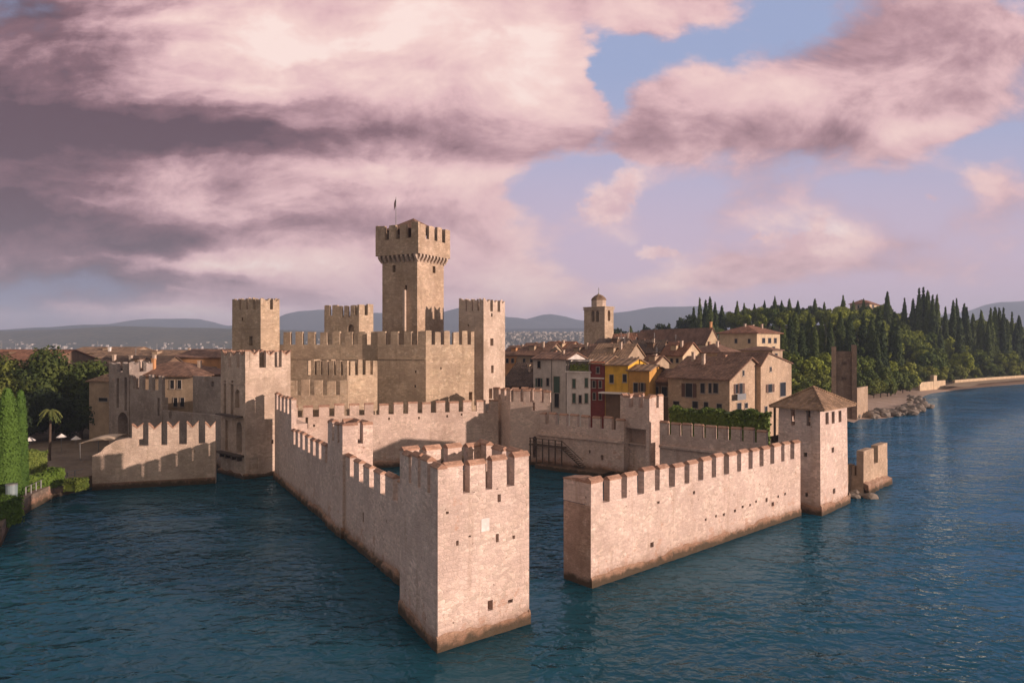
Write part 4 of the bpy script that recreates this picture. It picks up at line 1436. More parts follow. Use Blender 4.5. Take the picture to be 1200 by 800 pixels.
# stone house with the lit gable and its neighbour
t, a, b, e = house('stone_house', 'large brown stone house with a lit gable end and small balcony, behind the green hedge', 'house', (855, 112), 45, 783, None, 444, 3.3, 'gable_y', 'housestone', 'tile', b=14.6, over=.6,
      wins=[('L', (803.5, 449, 811.5, 465), 'brown_shutter'), ('L', (821, 449, 826, 460.5)), ('L', (830.5, 449, 834, 460.5)), ('L', (836, 449, 841.5, 460.5)), ('L', (811.5, 470, 818, 478)), ('L', (825, 471, 830, 478)), ('L', (840, 473, 846, 483)), ('L', (789, 470, 796, 482)),
            ('R', (861.5, 450, 864.2, 461), 'brown_shutter'), ('R', (866.3, 449, 870, 462), 'brown_shutter'), ('R', (870, 434, 872, 440)), ('R', (863.5, 472, 868.5, 483)), ('R', (872.5, 472, 876, 478))], chim=[(.3, .62, .6, 'pale'), (.38, .85, .9, 'pale'), (.5, .4, .4, 'brick')])
zB = Z(467, 114)
extra(t, 'balcony', 'metal', (1.0, 4.0, -.9, -.02, zB - .12, zB), (1.0, 4.0, -.9, -.85, zB + .003, zB + .9))
t2 = house('low_wing', 'low dark wing with a sheltered gallery between the ochre house and the stone house', 'house', (786, 121), 45, 761, None, 446.5, 1.8, 'gable_y', 'brownwall', 'tile', b=9, over=.7,
      wins=[('L', (765.5, 453, 772, 464)), ('L', (775.5, 453, 782, 464)), ('L', (766, 469, 772, 480))])[0]
H7 = house('gable_house', 'brown stone house with one long lit gable slope right of the stone house', 'house', (891.5, 118), 45, 878, 927.5, 428, 2.0, 'gable_y', 'housestone', 'tile', a=9, apex=.22, over=.3,
      wins=[('R', (900, 450, 904.5, 459.5), 'brown_shutter'), ('R', (914, 448, 920.5, 464)), ('R', (896, 476, 899, 483)), ('L', (882.5, 448, 885.5, 456)), ('R', (902, 430, 904, 435))])
house('dark_roof_house', 'house with a dark tiled roof and small dormer, left of the tall grey house', 'house', (622, 136), 62, 588, None, 452, 4.2, 'gable_y', 'brownwall', 'tile_dark', b=14, chim=[(.3, .35, -.9, 'pale'), (.42, .5, -.3, 'cream')])

# bell tower
kb = PD(708.6, 190)
BTW = house('bell_tower', 'square stone bell tower with arched belfry openings and a small octagonal dome', 'bell tower', (708.6, 190), 45, 684.4, 719, 360, .05, 'flat', 'castle', 'castle', over=.6)
t, a, b, e = BTW
bpts = [(0, 0), (b, 0), (b, a), (0, a)]
body = [c for c in t.children if c.name.startswith('wall')][0]
cm = MB()
kk = PD(708.6, 190)
X, Y = dirn(45), dirn(135)
for (sd, rc) in (('L', (693, 364, 696.6, 377)), ('L', (698.2, 364, 701.8, 377)), ('R', (712.2, 363.5, 715.2, 376))):
    if sd == 'L':
        s0, s1, z_0, z_1 = on_edge(kk, kk + Y, rc)
        opening(cm, (0, 0), (0, a), (0, 0), a - s1, a - s0, z_0, z_1, 1.6, True)
    else:
        s0, s1, z_0, z_1 = on_edge(kk, kk + X, rc)
        opening(cm, (0, 0), (0, 0), (b, 0), s0, s1, z_0, z_1, 1.6, True)
carve(body, cm)
cx, cy = b / 2, a / 2
r_ = min(a, b) * .52
zr = Z(351.5, 193)
octo = [(cx + r_ * math.cos(R(22.5 + 45 * i)), cy + r_ * math.sin(R(22.5 + 45 * i))) for i in range(8)]
MB().prism(octo, e + .31, zr).build('drum', 'pale', t)
dm = MB()
zt_ = Z(344.5, 193)
prev = [(p[0], p[1]) for p in octo]
lv = [(1.08, zr), (.95, zr + .35 * (zt_ - zr)), (.62, zr + .72 * (zt_ - zr)), (.16, zt_)]
for (r0, za_), (r1, zb_) in zip(lv, lv[1:]):
    dm.prism([(cx + (p[0] - cx) * r0, cy + (p[1] - cy) * r0) for p in octo], za_, zb_, top=[(cx + (p[0] - cx) * r1, cy + (p[1] - cy) * r1) for p in octo])
dome = dm.build('dome', 'tile_tan', t)
cr = MB().box(cx - .06, cx + .06, cy - .06, cy + .06, zt_, zt_ + 1.9).box(cx - .45, cx + .45, cy - .055, cy + .055, zt_ + 1.2, zt_ + 1.32)
cr.tube((cx, cy, zt_ - .1), (cx, cy, zt_ + .4), .3, .2, 8)
cr.build('cross', 'metal', dome)
extra(t, 'cornice', 'pale', (-.25, b + .25, -.25, a + .25, e - .5, e - .2))

# church with its tall gable front, villa on the slope, roofs of the town
house('church', 'long church with a brown roof and a tall narrow lit gable front', 'church', (827, 168), 20, None, 843, 402, 3.6, 'gable_y', 'cream', 'tile', a=34, over=.25, chim=[(.5, .02, 1.6, 'orange')])
house('villa', 'cream villa with a hipped roof standing below the cypress wood', 'villa', (887, 200), 45, 843, 914, 390.5, 2.6, 'hip', 'cream', 'tile_red', z0=4, over=.9,
      wins=[('L', (876.5, 397, 879.5, 402)), ('L', (861, 397, 864, 402)), ('R', (893, 396, 896.5, 402)), ('R', (900, 396, 903.5, 402)), ('R', (907, 396, 910, 402)), ('R', (893, 406, 896, 411)), ('R', (905, 406, 908, 411))], chim=[(.3, .5, .3, 'pale'), (.7, .3, .3, 'pale'), (.8, .6, .2, 'pale')])
house('villa', 'low pale house with a flat terrace just in front of the villa', 'villa', (905, 185), 45, 868, 917, 411, 1.2, 'hip', 'beige', 'tile', z0=3, wins=[('R', (908, 414, 911, 419))])
house('hill_villa', 'pale villa with a red roof half hidden among the cypresses on the hilltop', 'villa', (1019, 390), 50, 996, 1032, 356, 3.0, 'hip', 'cream', 'tile_red', z0=20, over=.8, wins=[('R', (1022, 357, 1024, 361)), ('L', (1005, 358, 1007, 361))])
TG = 'tiled roofs of the old town'
rows_ = [
    ('long_house', 'long low house with pale walls under a brown roof, right of the bell tower', (793, 190), 78, 738, None, 402.5, 3.0, 'gable_y', 'cream', 'tile', 10),
    ('long_house', 'pale walled house with dark openings right beside the bell tower', (741, 178), 70, 716, None, 405, 3.0, 'gable_y', 'white', 'tile_red', 10),
    ('loggia_house', 'dark house with an open roof loggia in front of the bell tower', (729, 150), 60, 696, None, 405.5, 1.5, 'gable_y', 'brownwall', 'tile_dark', 8),
    ('town_house', 'house with a wide brown roof behind the red and yellow houses', (733, 137), 60, 690, None, 421, 3.0, 'gable_y', 'beige', 'tile_tan', 12),
    ('town_house', 'house with a broad tan roof behind the white house', (690, 143), 60, 655, None, 419, 2.6, 'gable_y', 'beige', 'tile', 12),
    ('town_house', 'small house with a rust coloured roof left of the bell tower foot', (662, 165), 55, 632, None, 411.5, 2.2, 'gable_y', 'cream', 'tile_red', 10),
    ('town_house', 'low house with a brown roof above the dark tiled house', (640, 158), 60, 606, None, 416, 2.6, 'gable_y', 'beige', 'tile', 10),
    ('town_house', 'pale house with an orange tinted wall near the right castle tower', (613, 178), 60, 588, None, 416, 2.2, 'gable_y', 'orange', 'tile', 10),
    ('town_house', 'low beige house half hidden behind the ochre house', (768, 138), 50, 752, 790, 426, 1.4, 'gable_y', 'beige', 'tile', 6),
    ('town_house', 'house with a dark sloping roof in front of the long low house', (772, 152), 60, 735, None, 413, 2.6, 'gable_y', 'brownwall', 'tile_dark', 10),
    ('town_house', 'house with a reddish roof above the low dark wing', (800, 148), 45, 774, 822, 416, 2.6, 'gable_y', 'cream', 'tile_red', 8),
    ('town_house', 'brown roofed house directly behind the ridge of the stone house', (845, 150), 45, 808, 874, 414, 2.2, 'hip', 'beige', 'tile', 9),
]
for (nm, lb, K, ph, pl, pr, ev, rs_, rf, wm, rm, bb) in rows_:
    house(nm, lb, 'house', K, ph, pl, pr, ev, rs_, rf, wm, rm, b=bb, group=TG, chim=[(.3, .3, .4, 'pale'), (.6, .75, .3, 'brick')],
          wins=[('L', (pl + (K[0] - pl) * f, ev + 4, pl + (K[0] - pl) * f + 3, ev + 9)) for f in (.2, .45, .7)])

# left town
t, a, b, e = house('corner_house', 'beige house with four dark windows and a hipped roof behind the gatehouse wall', 'house', (226, 112), 80, 134, None, 441.5, 2.3, 'hip', 'beige', 'tile', b=12, over=.7,
      wins=[('L', (199.5, 445.5, 204, 455)), ('L', (208, 445.5, 212.5, 455)), ('L', (203.5, 466, 208, 476)), ('L', (211.5, 466, 216, 476))], chim=[(.2, .62, .5, 'orange'), (.4, .93, .2, 'pale'), (.5, .2, .1, 'pale')])
house('small_house', 'small plain beige house with a low tiled roof left of the gatehouse', 'house', (127.5, 116), 82, 104.5, None, 447.5, 1.3, 'hip', 'beige', 'tile_tan', b=6, over=.4, wins=[('L', (116, 466, 126, 470))])
house('orange_house', 'long apricot coloured house with a flat brown roof behind the gate tower', 'house', (262, 150), 80, 204, None, 419, 1.6, 'gable_y', 'orange', 'tile', b=14, wins=[('L', (248, 430, 254, 439)), ('L', (225, 430, 234, 435)), ('L', (214, 428, 217, 434))])
house('long_house', 'long building with a dark eaved brown roof behind the left houses', 'house', (206, 165), 84, 100, None, 420, 1.8, 'gable_y', 'beige', 'tile_tan', b=16, group=TG, chim=[(.3, .35, .2, 'pale'), (.5, .06, .6, 'pale'), (.4, .93, .8, 'white')])
house('long_house', 'low building with an orange brown roof at the far left', 'house', (60, 150), 86, -60, None, 421.5, 2.0, 'gable_y', 'brownwall', 'tile_red', b=14, group=TG)
house('long_house', 'building with a pale brown roof showing over the left trees', 'house', (150, 185), 86, 78, None, 414, 1.5, 'gable_y', 'beige', 'tile_tan', b=14, group=TG)
house('town_house', 'house with a dark brown roof left of the corner house', 'house', (186, 132), 80, 106, None, 432, 2.2, 'gable_y', 'brownwall', 'tile_dark', b=9, group=TG, chim=[(.3, .8, .3, 'pale'), (.3, .55, .2, 'pale'), (.3, .2, .3, 'pale')])

# ruined tower on the beach, its low walls and the white railing
rt_k = PD(1004, 160)
t = thing('ruined_tower', 'tall roofless ruined brown tower standing at the edge of the shingle beach', 'tower', (rt_k.x, rt_k.y, 0))
rl_ = Vector((-.92, .40))
rr_ = Vector((.42, .91))
sl = along(rt_k, rl_, 974.5)
zt_ = Z(409, 160)
zl_ = Z(412, 160)
th = 1.0
P_ = lambda a_, c_: tuple(rl_ * a_ + rr_ * c_)
for (nm, q, z) in (('side_wall', [P_(0, 0), P_(0, 5.5), P_(th, 5.5), P_(th, 0)], zt_), ('side_wall', [P_(sl - th, 0), P_(sl - th, 5.5), P_(sl, 5.5), P_(sl, 0)], zt_ - .4),
                   ('back_wall', [P_(th, 4.6), P_(th, 5.5), P_(sl - th, 5.5), P_(sl - th, 4.6)], zl_), ('front_wall', [P_(th, .75), P_(th, 1.6), P_(sl - th, 1.6), P_(sl - th, .75)], Z(411.5, 160))):
    m_ = MB().prism(q, 0, z)
    o = m_.build(nm, 'ruin', t)
    if nm == 'front_wall':
        cm = MB()
        pa, pb = rt_k + Vector(q[3]), rt_k + Vector(q[0])
        opening(cm, rt_k, pa, pb, *on_edge(pa, pb, (986, 424, 992, 428)), .5)
        opening(cm, rt_k, pa, pb, *on_edge(pa, pb, (986, 442, 992, 446)), .5)
        carve(o, cm)
    if nm == 'side_wall':
        q0 = Vector(q[0])
        for (f0_, f1_, hh) in ((0.0, .18, .9), (.4, .55, .5), (.8, 1.0, 1.0)):
            w2 = MB().prism([tuple(Vector(q[i]) + (Vector(q[j]) - Vector(q[i])) * f) for (i, j, f) in ((0, 1, f0_), (0, 1, f1_), (3, 2, f1_), (3, 2, f0_))], z, z + hh)
            w2.build('broken_merlon', 'ruin', t)
wall('garden_wall', 'short pale stone wall beside the ruined tower', PD(1004.5, 160.5), PD(1017, 168), Z(453.5, 164), 0, 1, 1, T=.8, mat='housestone', merl=False, z0=0, cat='garden wall')
t = thing('railing', 'white balustrade along the terrace beyond the roofed dock tower', 'railing', (PD(928, 140).x, 140, 0), 0)
xr0 = PD(928, 140)
xr1 = PD(969, 143)
dr_ = xr1 - xr0
zr0 = Z(468, 141)
n_ = 26
for i in range(n_):
    q = dr_ * i / (n_ - 1)
    MB().box(q.x - .1, q.x + .1, q.y - .1, q.y + .1, zr0, zr0 + .8).build('baluster', 'white', t)
MB().sweep([(-.15, zr0 + .8), (.15, zr0 + .8), (.15, zr0 + 1), (-.15, zr0 + 1)], lambda p, s: (dr_.x * s, dr_.y * s + p[0], p[1]), -.01, 1.01).build('handrail', 'white', t)
MB().sweep([(-.3, .5), (.3, .5), (.3, zr0), (-.3, zr0)], lambda p, s: (dr_.x * s, dr_.y * s + p[0], p[1]), -.01, 1.01).build('base_wall', 'housestone', t)

# promenade wall along the far beach
PW = [PD(1119, 282), PD(1160, 304), PD(1202, 326), Vector((340, 396)), Vector((560, 546))]
for lb, i in (('low sunlit retaining wall along the shore path below the wood', 0),):
    t = thing('retaining_wall', lb, 'wall', (PW[0].x, PW[0].y, 0))
    m_ = MB()
    for p, q in zip(PW, PW[1:]):
        p, q = p - PW[0], q - PW[0]
        d = (q - p).normalized()
        nn = Vector((-d.y, d.x))
        m_.prism([tuple(p), tuple(q), tuple(q + nn * .8), tuple(p + nn * .8)], .2, 2.75)
    m_.build('wall', 'cream', t)
a0 = PD(1078, 250)
a1 = PD(1108, 266)
t = thing('white_wall', 'pale garden wall with a taller pillar near the start of the shore path', 'wall', (a0.x, a0.y, 0), math.atan2((a1 - a0).y, (a1 - a0).x))
La = (a1 - a0).length
MB().box(0, La, 0, .7, .2, Z(447, 256)).build('wall', 'cream', t)
MB().box(La * .52, La * .64, -.1, 1.2, .2, Z(440, 257)).build('pillar', 'cream', t)
# path in front of the retaining wall
m_ = MB()
pw = [PD(1106, 262)] + PW
ins_ = [Vector((p.x + .55 * 9, p.y - .8 * 9)) for p in pw]
for i, (p, q) in enumerate(zip(pw, ins_)):
    m_.v += [(p.x, p.y, 1.66), (q.x, q.y, 1.62)]
m_.f = [(2 * i, 2 * i + 1, 2 * i + 3, 2 * i + 2) for i in range(len(pw) - 1)]
m_.mi = [0] * len(m_.f)
struct(m_.build('path', 'path', fix=True))

# boulders of the groyne at the beach
for k in range(110):
    s = rk.random()
    if s < .55:
        f = rk.random()
        p = G(1007, 491) * (1 - f) + G(1060, 486) * f
    else:
        f = rk.random()
        p = G(1060, 486) * (1 - f) + G(1084, 478) * f
    boulder(p.x + rk.uniform(-2.2, 1.6), p.y + rk.uniform(-1.5, 4.5), rk.uniform(.1, 1.0), rk.uniform(.6, 1.3), 'grey brown boulder in the rock groyne at the edge of the beach', 'boulders of the beach groyne')
for k in range(30):
    f = rk.random()
    p = G(1084, 476) * (1 - f) + G(1077, 466) * f
    boulder(p.x + rk.uniform(-3, 1), p.y + rk.uniform(-2, 3), rk.uniform(.1, .6), rk.uniform(.5, 1.1), 'grey brown boulder in the rock groyne at the edge of the beach', 'boulders of the beach groyne')


# ------------------------------------------------------------------ vegetation
def leaf_quads(mb, c, nrm, size, rg, asp=1.0):
    nrm = Vector(nrm)
    if nrm.length < 1e-4:
        nrm = Vector((0, 0, 1))
    nrm = (nrm.normalized() + Vector((rg.gauss(0, .45), rg.gauss(0, .45), rg.gauss(0, .45)))).normalized()
    a = nrm.orthogonal().normalized()
    b = nrm.cross(a)
    t_ = rg.uniform(0, 6.28)
    a, b = a * math.cos(t_) + b * math.sin(t_), b * math.cos(t_) - a * math.sin(t_)
    a *= size * rg.uniform(.6, 1.2)
    b *= size * asp * rg.uniform(.5, 1.0)
    c = Vector(c)
    o = len(mb.v)
    k = nrm * size * .18
    mb.v += [tuple(c - a), tuple(c - b * .9 - k), tuple(c + a), tuple(c + b * .9 - k)]
    mb.f.append((o, o + 1, o + 2, o + 3))
    mb.mi.append(0)


def blob_core(mb, c, r, rz_, seg=8, ring=5, rg=random):
    o = len(mb.v)
    for j in range(ring + 1):
        ph = math.pi * j / ring
        for i in range(seg):
            th_ = 2 * math.pi * i / seg
            k = rg.uniform(.85, 1.1)
            mb.v.append((c[0] + r * k * math.sin(ph) * math.cos(th_), c[1] + r * k * math.sin(ph) * math.sin(th_), c[2] + rz_ * k * math.cos(ph)))
    for j in range(ring):
        for i in range(seg):
            mb.f.append((o + j * seg + i, o + (j + 1) * seg + i, o + (j + 1) * seg + (i + 1) % seg, o + j * seg + (i + 1) % seg))
            mb.mi.append(0)


def crown_broad(h, rad, lumps, n, size, seed, base=.28, spread=1.0):
    rg = random.Random(seed)
    mb = MB()
    cz = h * (base + (1 - base) * .48)
    L = []
    for k in range(lumps):
        while True:
            q = Vector((rg.uniform(-1, 1), rg.uniform(-1, 1), rg.uniform(-1, 1)))
            if .25 < q.length < 1:
                break
        q = Vector((q.x * rad * .78 * spread, q.y * rad * .78 * spread, q.z * h * (1 - base) * .40))
        L.append((q + Vector((0, 0, cz)), rad * rg.uniform(.26, .46)))
    L.append((Vector((0, 0, cz)), rad * .5))
    for (c, r) in L:
        blob_core(mb, c, r * .68, r * .60, 7, 4, rg)
    tot = sum(r * r for c, r in L)
    for (c, r) in L:
        for i in range(int(n * r * r / tot)):
            d = Vector((rg.gauss(0, 1), rg.gauss(0, 1), rg.gauss(0, 1))).normalized()
            leaf_quads(mb, c + d * r * rg.uniform(.72, 1.12) * Vector((1, 1, .85)).length / 1.65, d, size, rg)
    return mb


def crown_cypress(h, rad, n, size, seed, tight=1.0, base=.05, dull=0.0):
    rg = random.Random(seed)
    mb = MB()

    ex = (.62 - .2 * dull) if dull else rg.uniform(.42, .8)
    low_ = .16 if dull else rg.uniform(.10, .34)

    def prof(t_):
        return rad * (min(1, (t_ + .02) / low_) ** .6) * (max(0.0, 1 - t_) ** ex) * 1.12
    lobes = [(rg.uniform(.05, .9), rg.uniform(0, 6.28), rg.uniform(.1, .3 if dull else .6)) for _ in range(9)]

    def rr_at(t_, th_):
        k = 1.0
        for (a, b, c) in lobes:
            k += c * tight * math.exp(-((t_ - a) / .09) ** 2) * max(0, math.cos(th_ - b))
        return prof(t_) * k
    seg = 8
    lev = 12
    o = 0
    for j in range(lev + 1):
        t_ = j / lev * .985
        for i in range(seg):
            th_ = 2 * math.pi * i / seg
            r = rr_at(t_, th_) * .80
            mb.v.append((r * math.cos(th_), r * math.sin(th_), h * (base + (1 - base) * t_)))
    for j in range(lev):
        for i in range(seg):
            mb.f.append((j * seg + i, j * seg + (i + 1) % seg, (j + 1) * seg + (i + 1) % seg, (j + 1) * seg + i))
            mb.mi.append(0)
    for i in range(n):
        t_ = 1 - math.sqrt(rg.random() * .9 + .0) if rg.random() < .8 else rg.random()
        t_ = min(max(t_, 0.0), .995)
        th_ = rg.uniform(0, 6.28)
        r = rr_at(t_, th_) * rg.uniform(.82, 1.10)
        d = Vector((math.cos(th_), math.sin(th_), .35))
        leaf_quads(mb, (r * d.x, r * d.y, h * (base + (1 - base) * t_)), d, size, rg, .7)
    return mb


def trunk_mb(h, r, rad, limbs, seed, base):
    rg = random.Random(seed)
    mb = MB()
    p = Vector((0, 0, -.4))
    rr0 = r
    for k in range(4):
        q = Vector((rg.uniform(-.1, .1) * h * .06, rg.uniform(-.1, .1) * h * .06, h * (base + .35) * (k + 1) / 4))
        mb.tube(p, q, rr0, rr0 * .84, 7)
        p = q
        rr0 *= .84
    for k in range(limbs):
        a = 6.28 * k / max(limbs, 1) + rg.uniform(-.4, .4)
        s = Vector((0, 0, h * base * rg.uniform(.7, 1.1)))
        e_ = Vector((math.cos(a) * rad * .55, math.sin(a) * rad * .55, h * rg.uniform(base + .2, base + .45)))
        mb.tube(s, e_, r * .55, r * .2, 6)
    return mb


PROTO = {}


def proto(kind, k, crown, trunk, lm):
    PROTO[(kind, k)] = (crown.mesh('crown', lm), trunk.mesh('trunk', 'bark'))


for k in range(4, 8):
    proto('cypress', k, crown_cypress(13, 1.3, 1500, .42, 110 + k), trunk_mb(13, .25, .5, 0, k, .1), 'cyp')
for k in range(4):
    proto('cypress', k, crown_cypress(13, 1.35, 1500, .42, 10 + k), trunk_mb(13, .25, .5, 0, k, .1), 'cyp')
    proto('broad', k, crown_broad(11, 5.2, 13, 2600, .50, 30 + k), trunk_mb(11, .34, 5, 5, k, .25), 'broad')
    proto('light', k, crown_broad(8.5, 4.4, 11, 2300, .46, 50 + k, base=.15), trunk_mb(8.5, .25, 4, 4, k, .15), 'olive')
    proto('pine', k, crown_broad(13, 4.6, 9, 1900, .46, 70 + k, base=.45), trunk_mb(13, .32, 4, 5, k, .4), 'pine')


def tree(kind, k, x, y, z, s, rz, label, name, cat, group=None, sx=None):
    cm_, tm_ = PROTO[(kind, k)]
    t = thing(name, label, cat, (x, y, z), rz, group)
    t.scale = (s * (sx or 1), s * (sx or 1), s)
    for nm, me in (('crown', cm_), ('trunk', tm_)):
        o = bpy.data.objects.new(nm, me)
        COL.objects.link(o)
        o.parent = t
    return t


KN = {'cypress': ('cypress_tree', 'cypress'), 'broad': ('broadleaf_tree', 'tree'), 'light': ('pale_green_tree', 'tree'), 'pine': ('pine_tree', 'pine')}
KL_ = {'cypress': 'dark slender cypress among the trees of the wooded hill', 'broad': 'rounded green leafy tree in the wood on the hillside',
       'light': 'pale green bushy tree along the lower edge of the hillside wood', 'pine': 'dark spreading pine on the crest of the wooded hill'}
KG = {'cypress': 'cypresses of the wooded hill', 'broad': 'leafy trees of the hillside wood', 'light': 'pale trees along the foot of the wood', 'pine': 'pines on the crest of the wooded hill'}
rt_ = random.Random(21)


def hill_tree(kind, px, d, s=1.0, dz=0.0, sx=None):
    x, y = W(px, d), d
    z = max(hill_h(x, y), 1.45) - .2 + dz
    tree(kind, rt_.randrange(8 if kind == 'cypress' else 4), x, y, z, s, rt_.uniform(0, 6.28), KL_[kind], KN[kind][0], KN[kind][1], KG[kind], sx)


# cypresses that stand out against the sky, (column, top row, distance)
tall = [(820, 349, 300), (827, 352, 296), (832, 348, 290), (838, 354, 300), (813, 360, 305), (846, 358, 310), (864, 353, 320), (872, 355, 320), (908, 347, 330), (916, 352, 325), (935, 352, 320), (925, 350, 350), (988, 346, 340), (1000, 352, 350), (1040, 342, 330), (1012, 350, 335),
        (1060, 349, 345), (1077, 338, 340), (1082, 337, 342), (1087, 340, 338), (1093, 346, 335), (1098, 346, 338), (1117, 344, 340), (1121, 342, 345), (1130, 348, 345), (1133, 352, 340), (1161, 353, 350), (1166, 352, 352), (1171, 353, 355), (1176, 352, 350), (1150, 356, 345), (1186, 358, 360), (1194, 362, 362), (1140, 360, 350), (1108, 352, 338), (1070, 350, 342), (955, 350, 335), (966, 354, 340), (896, 352, 330), (884, 356, 330), (1205, 364, 365), (1215, 362, 370)]
for (px, py, d) in tall:
    zt2 = Z(py, d)
    g = hill_h(W(px, d), d) - .2
    s = (zt2 - g) / 13
    if px > 1100:
        s *= .9
    if s > .4:
        hill_tree('cypress', px, d, s * 1.0, sx=min(1.25, .95 / s ** .5 * rt_.uniform(.9, 1.15)))
# a far low belt of conifers left of the hill
for (px, py) in ((717, 391), (724, 386), (731, 389), (739, 384), (746, 388), (755, 382), (762, 388), (770, 383), (776, 386), (784, 381), (790, 384), (797, 379), (803, 377), (808, 372), (750, 390), (733, 392), (779, 390), (765, 391), (793, 388), (743, 392)):
    d = rt_.uniform(330, 370)
    zt2 = Z(py, d)
    g = max(1.4, hill_h(W(px, d), d) - .2)
    tree(rt_.choice(['cypress', 'pine']) if py < 388 else 'pine', rt_.randrange(4), W(px, d), d, g, (zt2 - g) / 12.6, rt_.uniform(0, 6), 'dark conifer in the low belt of trees right of the bell tower', 'conifer', 'tree', 'conifers beyond the bell tower', 1.0)
# mid-slope cypresses seen against the wood
for (px, py, d) in [(926, 372, 232), (932, 366, 240), (940, 378, 226), (963, 370, 240), (973, 372, 238), (955, 382, 232), (985, 366, 245), (996, 370, 240), (1012, 368, 250), (1030, 362, 258), (1022, 372, 244), (1048, 366, 262), (1034, 380, 240), (1028, 390, 232), (1052, 380, 255), (1102, 384, 320), (1125, 372, 330), (1158, 376, 342), (1180, 374, 350), (1191, 380, 356), (918, 380, 228), (948, 368, 250), (906, 376, 250)]:
    zt2 = Z(py, d)
    g = max(1.4, hill_h(W(px, d), d) - .2)
    hill_tree('cypress', px, d, max(.6, (zt2 - g) / 13), sx=rt_.uniform(.75, 1.0))
for k in range(150):
    px = rt_.uniform(885, 1262) if k < 100 else rt_.uniform(1020, 1262)
    stt = 205 + max(0, px - 990) * .64
    d = stt + rt_.uniform(12, 128)
    if px < 1000:
        d = stt + rt_.uniform(5, 60)
    hill_tree('broad', px, d, rt_.uniform(.55, .8) if px < 1000 else rt_.uniform(.75, 1.2))
for k in range(26):
    px = rt_.uniform(830, 1230)
    d = 330 + max(0, px - 1000) * .15 + rt_.uniform(0, 40)
    hill_tree('pine', px, d, rt_.uniform(.72, 1.0), dz=-1)
for (px, d, s) in [(1015, 206, .75), (1024, 208, .7), (1032, 212, .8), (1040, 218, .8), (1049, 226, .8), (1058, 234, .75), (1066, 242, .85), (1020, 218, .95), (1044, 222, 1.1), (1064, 246, 1.1), (1076, 262, .9), (1090, 274, .9), (1100, 280, .85), (1113, 290, .9), (1128, 298, .9), (1142, 306, .85), (1155, 314, .95), (1170, 322, .85), (1186, 332, .9), (1200, 340, .9), (1212, 350, .9),
                   (935, 165, .75), (945, 172, .8), (957, 168, .7), (968, 178, .8), (925, 178, .9), (940, 192, 1.0), (960, 196, 1.0), (978, 205, 1.0), (995, 205, 1.0)]:
    hill_tree('light', px, d, s, dz=0)
for k in range(30):
    px = rt_.uniform(1015, 1235)
    hill_tree('broad', px, 322 + max(0, px - 1080) * .3 + rt_.uniform(0, 30), rt_.uniform(.85, 1.1))
for k in range(34):
    px = rt_.uniform(826, 1020)
    hill_tree('broad', px, rt_.uniform(300, 345), rt_.uniform(.7, .95), dz=-.5)
for (px, d, s) in [(905, 212, .8), (918, 205, .9), (930, 215, 1.), (950, 214, 1.), (970, 222, 1.), (990, 225, 1.), (1008, 226, 1.)]:
    hill_tree('broad', px, d, s)
tree('light', 1, W(858, 172), 172, 7.2, .62, .4, 'round green tree in front of the cream villa', 'garden_tree', 'tree')
tree('broad', 2, W(603, 205), 205, 1.4, .95, 1.0, 'dark green tree beside the right castle tower', 'garden_tree', 'tree')
tree('cypress', 1, W(655, 205), 205, 1.4, 1.25, 2.0, 'single small cypress among the roofs left of the bell tower', 'cypress_tree', 'cypress')
tree('broad', 0, W(672, 200), 200, 1.4, 1.35, 2.0, 'dark tree among the roofs close to the bell tower', 'garden_tree', 'tree')

# trees of the left bank
proto('oak', 0, crown_broad(14, 7.0, 22, 9000, .36, 91, base=.22), trunk_mb(14, .45, 6, 6, 3, .2), 'oakleaf')
proto('oak', 1, crown_broad(14, 6.5, 20, 9000, .36, 92, base=.22), trunk_mb(14, .45, 6, 6, 4, .2), 'oakleaf')
proto('oak', 2, crown_broad(12, 6.0, 18, 8000, .36, 93, base=.12), trunk_mb(12, .4, 6, 6, 5, .15), 'pine')
for (kk_, px, d, s, lb) in ((0, 78, 124, 1.08, 'broad leafy tree with a sunlit top, left of the small beige house'), (1, 42, 128, 1.0, 'large dark tree at the far left behind the cypresses'), (2, 95, 118, .80, 'dark shadowed tree below the leafy tree by the small house'), (2, 64, 116, .78, 'dark dense tree behind the palm'), (1, 8, 122, .9, 'dark tree behind the two park cypresses'), (0, -25, 122, 1.0, 'leafy tree cut by the left edge of the view'), (2, 30, 114, .72, 'low dark tree between the park cypresses and the palm')):
    tree('oak', kk_, W(px, d), d, 1.4, s, px * .7, lb, 'park_tree', 'tree')

for nm, px, d, top, rad, lb in (('park_cypress', 9, 71, 455, 1.0, 'taller clipped bright green columnar cypress at the left edge'), ('park_cypress', 24, 74, 457, .66, 'slimmer clipped columnar cypress just right of the taller one')):
    zt2 = Z(top, d)
    h_ = zt2 - 1.3
    t = thing(nm, lb, 'cypress', (W(px, d), d, 1.3))
    crown_cypress(h_, rad, 9000, .16, int(px), .35, .02, 1.6).build('crown', 'cypl', t, fix=False)
    MB().tube((0, 0, -.3), (0, 0, h_ * .4), .16, .1, 8).build('trunk', 'bark', t)

